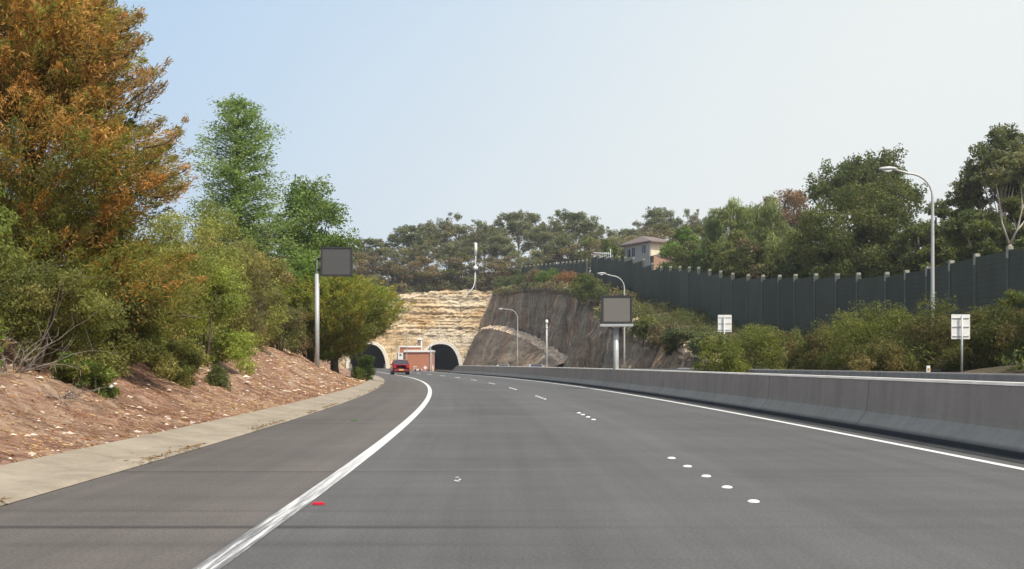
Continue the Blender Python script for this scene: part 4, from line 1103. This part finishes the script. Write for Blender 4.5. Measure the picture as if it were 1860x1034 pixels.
shrub('small green bush against the noise wall at far right', 1842, 52, 2.3, .8, 83, P_SHRUB, n=4000, size=.12, ground=rz_, name='roadside_bush', cat='bush', zoff=.5)
# scrub on the slope above the rock
SB = [(1078, 570, 128, 3.8, 2.6, 'dark green bush on the slope left of the grey message board', 2), (1062, 540, 140, 3.2, 2.2, 'yellow-green bush at the top of the shaded rock face', 0),
      (1168, 592, 100, 2.9, 1.9, 'yellow-green bush right of the grey message board', 0), (1120, 590, 112, 3.0, 2.2, 'dark bush behind the grey message board', 2), (1205, 600, 97, 2.4, 1.8, 'grey-brown bush on the slope below the noise wall', 1),
      (1240, 622, 92, 2.6, 1.9, 'dark green bush halfway between board and small sign back', 2), (1280, 640, 84, 2.4, 1.8, 'dark bush above the end of the low rock face', 2), (1000, 520, 172, 3.4, 2.6, 'bright green bush on the rim of the rock cutting', 3),
      (1030, 530, 158, 3.0, 2.4, 'rusty brown bush on the rim of the rock cutting', 4), (950, 525, 195, 3.2, 2.8, 'green bush on the rim above the rock bench', 2), (975, 525, 182, 3.4, 2.6, 'brown scrubby bush on the rim left of the bright bush', 1), (918, 528, 215, 3.6, 3.0, 'dark scrub bush at the corner of the cliff', 2)]
PS = [P_OLIVE, P_BROWN, P_GUMD, P_BRIGHT, [(.22, .12, .07), (.16, .11, .06)]]
for i, (px, py, d, H, rd, lb, pi_) in enumerate(SB):
    x = lat(px, d); z = max(rz_(x, d), 0)
    r = random.Random(100+i); t = empty('slope_bush', (x, d, z-.4), lb, 'bush', 'bushes on the slope above the rock')
    cl = ell_clumps(r, 20, (0, 0, H*.5), (rd*.8, rd*.8, H*.42), rd*.32, .8, -.7, .6)
    mb = MB(); limbs(mb, r, (0, 0, -.2), (0, 0, H*.7), [c[:3] for c in cl[:9]], .06, 5); mb.build('stem', M['bark'], t)
    leaf_cloud('foliage', cl, 5000, .24, .4, PS[pi_], 100+i, parent=t)

# ---- behind the noise wall
def R_tree(label, px, top, base_z, d, wpx, seed, pal, kind='tree', **kw):
    x = lat(px, d); H = zz(top, d)-base_z; rad = wpx*d/F/2
    if kind == 'gum': return gum('gum_tree', label, (x, d, base_z), H, rad, seed, pal, **kw)
    return tree(kw.pop('name', 'broadleaf_tree'), label, 'tree', (x, d, base_z), H, rad, seed, pal, **kw)
R_tree('huge dark domed tree behind the wall left of the tall lamp', 1565, 318, 4, 96, 270, 201, P_DARK, n=60000, size=.26, nc=150, cbase=.05, cr=.17, flat=.75, low=-1, tr=.025)
R_tree('open gum crown with sky gaps topping the huge dark tree', 1562, 268, 4, 104, 205, 202, P_GUMD+P_DARK[:1], kind='gum', n=22000, size=.28, nc=60, cbase=.60, bark='bark_grey')
R_tree('dense tree at the left shoulder of the huge dark tree', 1480, 395, 4, 106, 120, 203, P_DARK, n=15000, size=.32, nc=46, cbase=.12, cr=.22, low=-.9)
R_tree('rounded olive shrub-like tree just above the wall posts', 1430, 447, 4.5, 100, 66, 204, P_OLIVE, n=7000, size=.26, nc=26, cbase=.1, low=-.8)
R_tree('pale feathery willow-like tree left of the huge dark tree', 1400, 358, 5, 126, 150, 205, P_WILLOW, n=34000, size=.42, aspect=.2, nc=70, cbase=.15, hang=1.5, cr=.22, flat=1.2, low=-.8, jit=.4, name='willow_tree')
R_tree('pale willow-like tree left of its taller twin', 1328, 360, 6, 132, 112, 206, P_WILLOW+P_OLIVE[:1], n=28000, size=.42, aspect=.2, nc=60, cbase=.15, hang=1.5, cr=.22, flat=1.2, low=-.8, jit=.4, name='willow_tree')
R_tree('tree with reddish brown crown peeping above the willows', 1425, 333, 6, 165, 120, 207, [(.20, .12, .09), (.16, .11, .08), (.12, .09, .06)], n=14000, size=.36, nc=40, cbase=.4, low=-.7)
R_tree('thin gum between the two willow-like trees on the skyline', 1350, 350, 6, 170, 40, 208, P_GUM, kind='gum', n=1500, size=.45, nc=9)
R_tree('dark twiggy tree under the willow-like trees', 1370, 430, 6, 112, 120, 209, P_DARK+P_BROWN[:1], n=14000, size=.3, nc=40, cbase=.1, low=-.9)
R_tree('bright green tree immediately right of the house', 1240, 400, 8, 150, 84, 210, P_BRIGHT, n=14000, size=.36, nc=36, cbase=.15, low=-.8)
R_tree('dark green tree in front of the right end of the house', 1255, 436, 7, 138, 122, 211, P_DARK+[(.07, .12, .03)], n=13000, size=.34, nc=40, cbase=.1, low=-.9)
R_tree('dark tree directly below the bright green one', 1300, 440, 6, 128, 70, 212, P_DARK, n=9000, size=.32, nc=30, cbase=.1, low=-.9)
R_tree('tall gum with a layered crown at the right edge', 1818, 222, 3.5, 84, 160, 213, P_GUM+P_GUMD, kind='gum', n=40000, size=.22, nc=95, cbase=.5, bark='bark_pale')
R_tree('dark gum between the tall lamp and the right edge gum', 1752, 312, 3.5, 90, 120, 214, P_GUMD+P_DARK, kind='gum', n=22000, size=.25, nc=60, cbase=.2, bark='bark_grey')
R_tree('bushy green tree low behind the wall at far right', 1785, 352, 3, 78, 170, 215, P_DARK+P_GUMD, n=20000, size=.26, nc=60, cbase=.12, cr=.2, low=-.9)
R_tree('green tree between the huge dark tree and the lamp', 1668, 398, 3.5, 88, 110, 216, P_DARK+P_OLIVE[:1], n=14000, size=.28, nc=40, cbase=.1, low=-.9)
R_tree('dense dark tree filling the wall line below the willows', 1345, 415, 6, 118, 150, 218, P_DARK+P_OLIVE[:1], n=22000, size=.28, nc=60, cbase=.05, low=-1, cr=.2)
R_tree('olive tree behind the posts right of the huge dark tree', 1715, 420, 3.4, 84, 120, 220, P_OLIVE+P_DARK, n=16000, size=.26, nc=44, cbase=.05, low=-1)
R_tree('dark low tree behind the posts below the huge dark tree', 1500, 440, 4, 98, 160, 221, P_DARK, n=18000, size=.26, nc=50, cbase=.05, low=-1)
R_tree('hazy olive tree rising between the bright green tree and the willows', 1290, 392, 8, 160, 90, 222, P_OLIVE+P_GUM, n=14000, size=.4, nc=40, cbase=.1, low=-1)
R_tree('dark tree behind the lamp pole filling the gap beside the dome', 1700, 360, 4, 110, 120, 223, P_GUMD+P_DARK, n=18000, size=.32, nc=50, cbase=.05, low=-1)
R_tree('reddish olive tree behind the house on its right', 1225, 415, 9, 205, 80, 224, P_OLIVE+P_BROWN, n=10000, size=.45, nc=30, cbase=.1, low=-1)
R_tree('bushy tree cut by the right edge above the wall', 1870, 330, 3, 72, 120, 217, P_DARK+P_GUMD, n=14000, size=.26, nc=40, cbase=.2, low=-.9)
# pale forked trunk standing out at the right edge
t = empty('forked_gum', (lat(1836, 66), 66, 2.6), 'pale forked gum trunk in front of foliage at the right edge', 'tree')
mb = MB(); Zp = lambda p: zz(p, 66)-2.6; Xp = lambda p: lat(p, 66)-lat(1836, 66)
mb.tube([(0, 0, -.3), (0, 0, Zp(455)), (Xp(1834), 0, Zp(445))], [.15, .12, .11], 8)
mb.tube([(Xp(1834), 0, Zp(446)), (Xp(1823), .2, Zp(405)), (Xp(1820), .4, Zp(360)), (Xp(1812), .6, Zp(310))], [.075, .055, .04, .02], 7)
mb.tube([(Xp(1834), 0, Zp(446)), (Xp(1846), -.2, Zp(415)), (Xp(1853), -.3, Zp(378)), (Xp(1850), -.3, Zp(330))], [.08, .06, .04, .02], 7)
mb.tube([(Xp(1842), -.15, Zp(424)), (Xp(1858), .3, Zp(410)), (Xp(1875), .6, Zp(392))], [.06, .045, .02], 6)
mb.build('trunk', M['bark_pale'], t, smooth=True)
rr = random.Random(9); cl = [(Xp(1812+rr.uniform(-22, 60)), rr.uniform(-1, 1), Zp(rr.uniform(280, 335)), .5, .5, .3) for k in range(16)]
leaf_cloud('crown', cl, 4200, .2, .45, P_GUM, 219, parent=t, hang=.2)

# ---- trees above the cliff
protos = [gum('gum_tree', None, (0, 0, 0), 20, 5.6, 300+i, [P_GUM, P_GUMD+P_GUM, P_GUM+P_BROWN[:1]][i % 3], n=15000, size=.38, group=None, nc=46+4*i, bark=['bark_pale', 'bark_grey'][i % 2], cbase=.38) for i in range(4)]
bproto = [tree('scrub_tree', None, 'tree', (0, 0, 0), 12, 4.6, 320+i, [P_BROWN, P_OLIVE+P_BROWN, P_GUM][i], n=9000, size=.38, cbase=.12, nc=40, low=-.8, bark='bark_grey', tr=.015) for i in range(3)]
used = set()
def place(kind, i, label, px, top, d, wpx, rz, gx='gum trees on the hill above the cliff'):
    src = (protos if kind == 'g' else bproto)[i]
    o = src if (kind, i) not in used else copy_tree(src)
    used.add((kind, i))
    H0, R0 = (20, 5.6) if kind == 'g' else (12, 4.6)
    x = lat(px, d); z = hz(x, d) if d > 232 else rz_(x, d)
    z -= .3
    h = (zz(top, d)-z)/H0; w = wpx*d/F/2/R0
    o.location = (x, d, z); o.scale = (w, w, h); o.rotation_euler = (0, 0, rz); tag(o, label, 'tree', gx)
GT = [('g', 0, 'rounded gum on the skyline just right of the left message board', 672, 424, 262, 92, .3), ('g', 1, 'gum on the skyline left of the tallest cliff-top group', 742, 403, 262, 96, 1.2),
      ('g', 2, 'dense domed gum on the skyline left of the mast', 815, 382, 268, 112, 2.1), ('g', 3, 'gum directly behind the antenna mast', 880, 392, 275, 96, .7),
      ('g', 0, 'tallest gum on the skyline, right of the mast', 945, 370, 282, 112, 4.2), ('g', 1, 'broad gum right of the tallest one', 1040, 377, 276, 124, 3.1),
      ('g', 2, 'gum at the right end of the skyline row, near the house', 1106, 408, 255, 84, 5.0), ('g', 3, 'gum between the tallest and the broad gum', 995, 392, 262, 90, 2.6),
      ('g', 2, 'shorter gum left of the domed one with trunk showing', 775, 425, 248, 74, .1), ('g', 0, 'shorter gum right of the mast in the front row', 905, 418, 252, 84, 1.9),
      ('g', 1, 'front row gum with pale fork below the broad gum', 1020, 425, 244, 78, 5.6), ('g', 3, 'front row gum left of the mast foot', 838, 425, 246, 76, 3.7),
      ('g', 1, 'small skyline gum behind the roof of the house', 1195, 371, 300, 100, 2.2), ('g', 2, 'sparse skyline gum right of the house', 1268, 376, 290, 80, 3.9), ('g', 0, 'low skyline gum just left of the house', 1150, 405, 280, 90, 4.8),
      ('g', 3, 'partly hidden gum behind the left message board', 625, 432, 265, 80, 1.),
      ('s', 0, 'brown scrubby tree right of the left message board', 668, 452, 246, 100, .4), ('s', 0, 'brown scrubby tree above the left of the cliff', 760, 462, 240, 92, 1.9),
      ('s', 1, 'olive scrubby tree above the middle of the cliff', 830, 458, 242, 84, 2.7), ('s', 0, 'brown scrubby tree right of the mast', 900, 460, 240, 96, 3.3),
      ('s', 2, 'grey-green scrubby tree above the corner of the cliff', 960, 452, 240, 100, 4.4), ('s', 0, 'brown-tinged tree behind the distant wall stretch', 1010, 440, 246, 96, 5.2),
      ('s', 1, 'olive tree behind the distant wall stretch', 1068, 432, 238, 110, .9), ('s', 2, 'grey-green tree filling the gap left of the house', 1125, 425, 236, 80, 1.5),
      ('s', 1, 'olive tree behind the house roof', 1190, 405, 240, 110, 2.5), ('s', 2, 'grey-green tree left of the brown scrubby trees', 715, 448, 250, 90, 3.)]
for a in GT: place(*a)
R_tree('bright yellow-green tree beside the pale garden fence', 1105, 432, 14, 196, 68, 230, P_BRIGHT+P_OLIVE, n=7000, size=.42, nc=26, cbase=.1, low=-.8)
# undergrowth covering the hill edge: nobody could count it
def undergrowth():
    r = random.Random(77); cl = []
    for i in range(420):
        x = r.uniform(-46, 32); d = r.uniform(234.5, 262); cl.append((x, d, hz(x, d)+r.uniform(.2, 3.4), r.uniform(.8, 1.9), r.uniform(.8, 1.9), r.uniform(.6, 1.5)))
    for i in range(150):
        d = r.uniform(135, 232); t_ = rtop(d); f = interp(d, flat_tab); x = t_+.3+r.random()*max(1.5, f-t_-1); s = r.uniform(.6, 1.3)
        cl.append((x, d, rz_(x, d)+s*.4, s, s, s*.8))
    for i in range(230):
        d = r.uniform(92, 233); s = r.uniform(.25, .8); x = rtop(d)+r.uniform(-.5, 1.2)
        cl.append((x, d, rz_(x, d)+r.uniform(-.5, .3), s*1.2, s*1.3, s*.8))
    o = leaf_cloud('undergrowth', cl, 76000, .5, .45, P_BROWN+P_GUM+[(.10, .07, .045), (.075, .06, .04)], 78)
    tag(o, 'tangled brown and green undergrowth along the top of the cliff', 'undergrowth', kind='stuff')
    cl = []
    for i in range(170):
        d = r.uniform(84, 134); t_ = rtop(d); f = interp(d, flat_tab); x = t_+.9+r.random()*max(1.5, f-t_-1.2); s = r.uniform(.5, 1.1)
        cl.append((x, d, rz_(x, d)+s*.35, s, s, s*.75))
    for i in range(150):
        d = r.uniform(22, 84); t_ = rtop(d); f = interp(d, flat_tab); x = t_+1.5+r.random()*max(1.5, f-t_-1.8); s = r.uniform(.4, .9)
        cl.append((x, d, rz_(x, d)+s*.3, s, s, s*.7))
    o = leaf_cloud('ground_scrub', cl, 46000, .2, .4, P_OLIVE+P_GUMD+[(.11, .08, .045)], 79)
    tag(o, 'low mixed scrub covering the slope below the dark noise wall', 'scrub', kind='stuff')
undergrowth()
def left_back():
    r = random.Random(88); cl = []
    for i in range(300):
        d = r.uniform(62, 170); x = L(d)-r.uniform(9.5, 26); s = r.uniform(.8, 1.8); cl.append((x, d, lz(x, d)+s*.5+r.uniform(0, 1.8), s, s, s*.8))
    o = leaf_cloud('bank_undergrowth', cl, 40000, .3, .4, P_GUMD+P_OLIVE, 89)
    tag(o, 'dense green undergrowth on the left bank beyond the wide feathery tree', 'undergrowth', kind='stuff')
    cl = []
    for i in range(260):
        d = r.uniform(12, 60); x = L(d)-r.uniform(8.3, 15); s = r.uniform(.4, .9); cl.append((x, d, lz(x, d)+s*.3+r.uniform(0, .8), s, s, s*.8))
    o = leaf_cloud('bank_scrub', cl, 60000, .1, .4, PD+P_GUMD+[(.1, .09, .05)], 90)
    tag(o, 'dark scrub under the trees on the left bank', 'scrub', kind='stuff')
left_back()
# ---- stones, twigs and litter on the bare bank
def stones():
    r = random.Random(5); mb = MB()
    for i in range(1500):
        d = 6+54*r.random()**1.3; off = -3.3-4.6*r.random(); x = L(d)+off; z = lz(x, d); s = r.choice([.008, .012, .015, .02, .03])*(1+r.random()*.6)*(1 if r.random() < .97 else 2.0)*(1+d*.02)
        p = Vector((x*.9, d*.9, 1.7)); am = min(1, max(0, (-off-3.4)/1.2)); z += am*(.22*mn.noise(p*.5)+.12*mn.noise(p*1.6)+.06*mn.noise(p*4))
        n = len(mb.v); a = r.uniform(0, 3); sx, sy, sz = s*r.uniform(.8, 1.6), s*r.uniform(.6, 1.1), s*r.uniform(.4, .7)
        for (u, v, w) in ((1, 0, 0), (.3, .9, .1), (-.8, .5, 0), (-.7, -.6, .1), (.4, -.9, 0), (.1, .1, 1), (0, 0, -1)):
            u += r.uniform(-.2, .2); v += r.uniform(-.2, .2); mb.v.append((x+(u*cos(a)-v*sin(a))*sx, d+(u*sin(a)+v*cos(a))*sy, z+w*sz))
        for k in range(5): mb.f += [(n+k, n+(k+1) % 5, n+5), (n+(k+1) % 5, n+k, n+6)]
    o = mb.build('stones', simple('pale_stone', (.62, .52, .42), .9, 0, .3, 2)); tag(o, 'pale sandstone chips scattered over the bare red soil bank', 'stones', kind='stuff')
    rs = RS(6); n = 52000; d = 6+60*rs.rand(n)**1.2; off = -3.1-6.3*rs.rand(n)**1.1
    x = np.array([L(v) for v in d])+off; z = np.array([lz(a, b) for a, b in zip(x, d)])
    nz = np.array([.22*mn.noise(Vector((a*.9, b*.9, 1.7))*.5)+.12*mn.noise(Vector((a*.9, b*.9, 1.7))*1.6)+.06*mn.noise(Vector((a*.9, b*.9, 1.7))*4) for a, b in zip(x, d)])*np.clip((-off-3.4)/1.2, 0, 1)
    P = np.stack([x, d, z+nz+.012], 1); N = np.tile([.4, 0, 1.], (n, 1))+rs.normal(size=(n, 3))*.3; A = rs.normal(size=(n, 3)); A[:, 2] = A[:, 0]*-.35
    pal = np.array([(.30, .13, .08), (.20, .10, .06), (.40, .22, .13), (.50, .36, .24), (.14, .08, .05)])
    big = np.array([mn.noise(Vector((a*.4, b*.3, 9))) for a, b in zip(x, d)]); idx = rs.randint(5, size=n); idx[(big > .1) & (rs.rand(n) < .6)] = 3
    s = .03+.07*rs.rand(n)**2
    me = leaf_mesh('bark_litter', P, A, N, s*(1+d*.015), s*.28*(1+d*.02), pal[idx]); o = bpy.data.objects.new('bark_litter', me); C.objects.link(o)
    tag(o, 'red-brown bark and needle litter over the bare left bank', 'leaf litter', kind='stuff')
stones()
# scrap of white rubbish in the bushes
me = leaf_mesh('paper_scrap', np.array([[0, 0, 0], [.05, .02, .04]]), np.array([[1, .2, .3], [.4, 1, .2]]), np.array([[0, -1, .5], [.2, -.8, .6]]), .09, .06, np.array([[.8, .8, .82]]*2))
o = bpy.data.objects.new('paper_scrap', me); C.objects.link(o); o.location = (lat(203, 17), 17, lz(lat(203, 17), 17)+.3); tag(o, 'white scrap of paper caught in the bushes on the left bank', 'litter')

# ------------------------------------------------------------ light, sky, haze, camera
EL, AZ = R(55), R(40)           # sun behind the camera, to the right
s = Vector((cos(EL)*sin(AZ), -cos(EL)*cos(AZ), sin(EL)))
sun = bpy.data.lights.new('Sun', 'SUN'); sun.energy = 4.0; sun.angle = R(.6); sun.color = (1., .94, .84)
so = bpy.data.objects.new('Sun', sun); C.objects.link(so); so.rotation_euler = s.to_track_quat('Z', 'Y').to_euler()
w = bpy.data.worlds.new('World'); bpy.context.scene.world = w; w.use_nodes = True; nt = w.node_tree
sky = nt.nodes.new('ShaderNodeTexSky'); sky.sky_type = 'NISHITA'; sky.sun_disc = False
sky.sun_elevation = EL; sky.sun_rotation = pi-AZ; sky.altitude = 50; sky.air_density = 1.3; sky.dust_density = 5.; sky.ozone_density = 1.6
bg = nt.nodes['Background']; bg.inputs[1].default_value = .13
bg.inputs[1].default_value = .15
# thin high haze: paler towards the right and towards the horizon
tc = nt.nodes.new('ShaderNodeTexCoord'); sp = nt.nodes.new('ShaderNodeSeparateXYZ'); nt.links.new(tc.outputs['Generated'], sp.inputs[0])
def mr(v, a, b, c, d_):
    n = nt.nodes.new('ShaderNodeMapRange'); n.interpolation_type = 'SMOOTHSTEP'
    for i_, q in enumerate((a, b, c, d_)): n.inputs[1+i_].default_value = q
    nt.links.new(v, n.inputs[0]); return n.outputs[0]
low = mr(sp.outputs[2], .30, .75, 1., .12)
hz_ = math_n(nt, 'ADD', math_n(nt, 'MULTIPLY', sp.outputs[0], .95), math_n(nt, 'MULTIPLY', sp.outputs[2], -1.0))
hz_ = mr(math_n(nt, 'ADD', hz_, math_n(nt, 'MULTIPLY', noise_n(nt, tc.outputs['Generated'], 2.2, 3, .5), .12)), -.70, .16, 0., 1.)
col = mixc(nt, hz_, (3.15, 4.4, 5.9), (5.75, 6.05, 6.0))
nt.links.new(mixc(nt, low, sky.outputs[0], col), bg.inputs[0])


m = bpy.data.materials.new('haze'); m.use_nodes = True; hn = m.node_tree; hn.nodes.clear()
ho = hn.nodes.new('ShaderNodeOutputMaterial'); pv = hn.nodes.new('ShaderNodeVolumePrincipled')
pv.inputs['Color'].default_value = (.93, .95, 1, 1); pv.inputs['Density'].default_value = .00035; pv.inputs['Anisotropy'].default_value = .3
hn.links.new(pv.outputs[0], ho.inputs['Volume'])
hb = MB().box((-420, -60, -2.9), (420, 620, 62)).build('haze', m); tag(hb, 'thin pale haze in the air over the road and hill', 'haze', kind='stuff')
cam = bpy.data.cameras.new('Camera'); co = bpy.data.objects.new('Camera', cam); C.objects.link(co)
co.location = (0, 0, CH); co.rotation_euler = (pi/2, 0, 0)
cam.sensor_width = 36; cam.lens = F/1860*36; cam.shift_y = (HY-517)/1860; cam.clip_end = 12000; cam.clip_start = .1
S = bpy.context.scene; S.camera = co; S.render.resolution_x = 1024; S.render.resolution_y = 569
S.view_settings.view_transform = 'Standard'; S.view_settings.look = 'None'; S.view_settings.exposure = 0; S.view_settings.gamma = 1
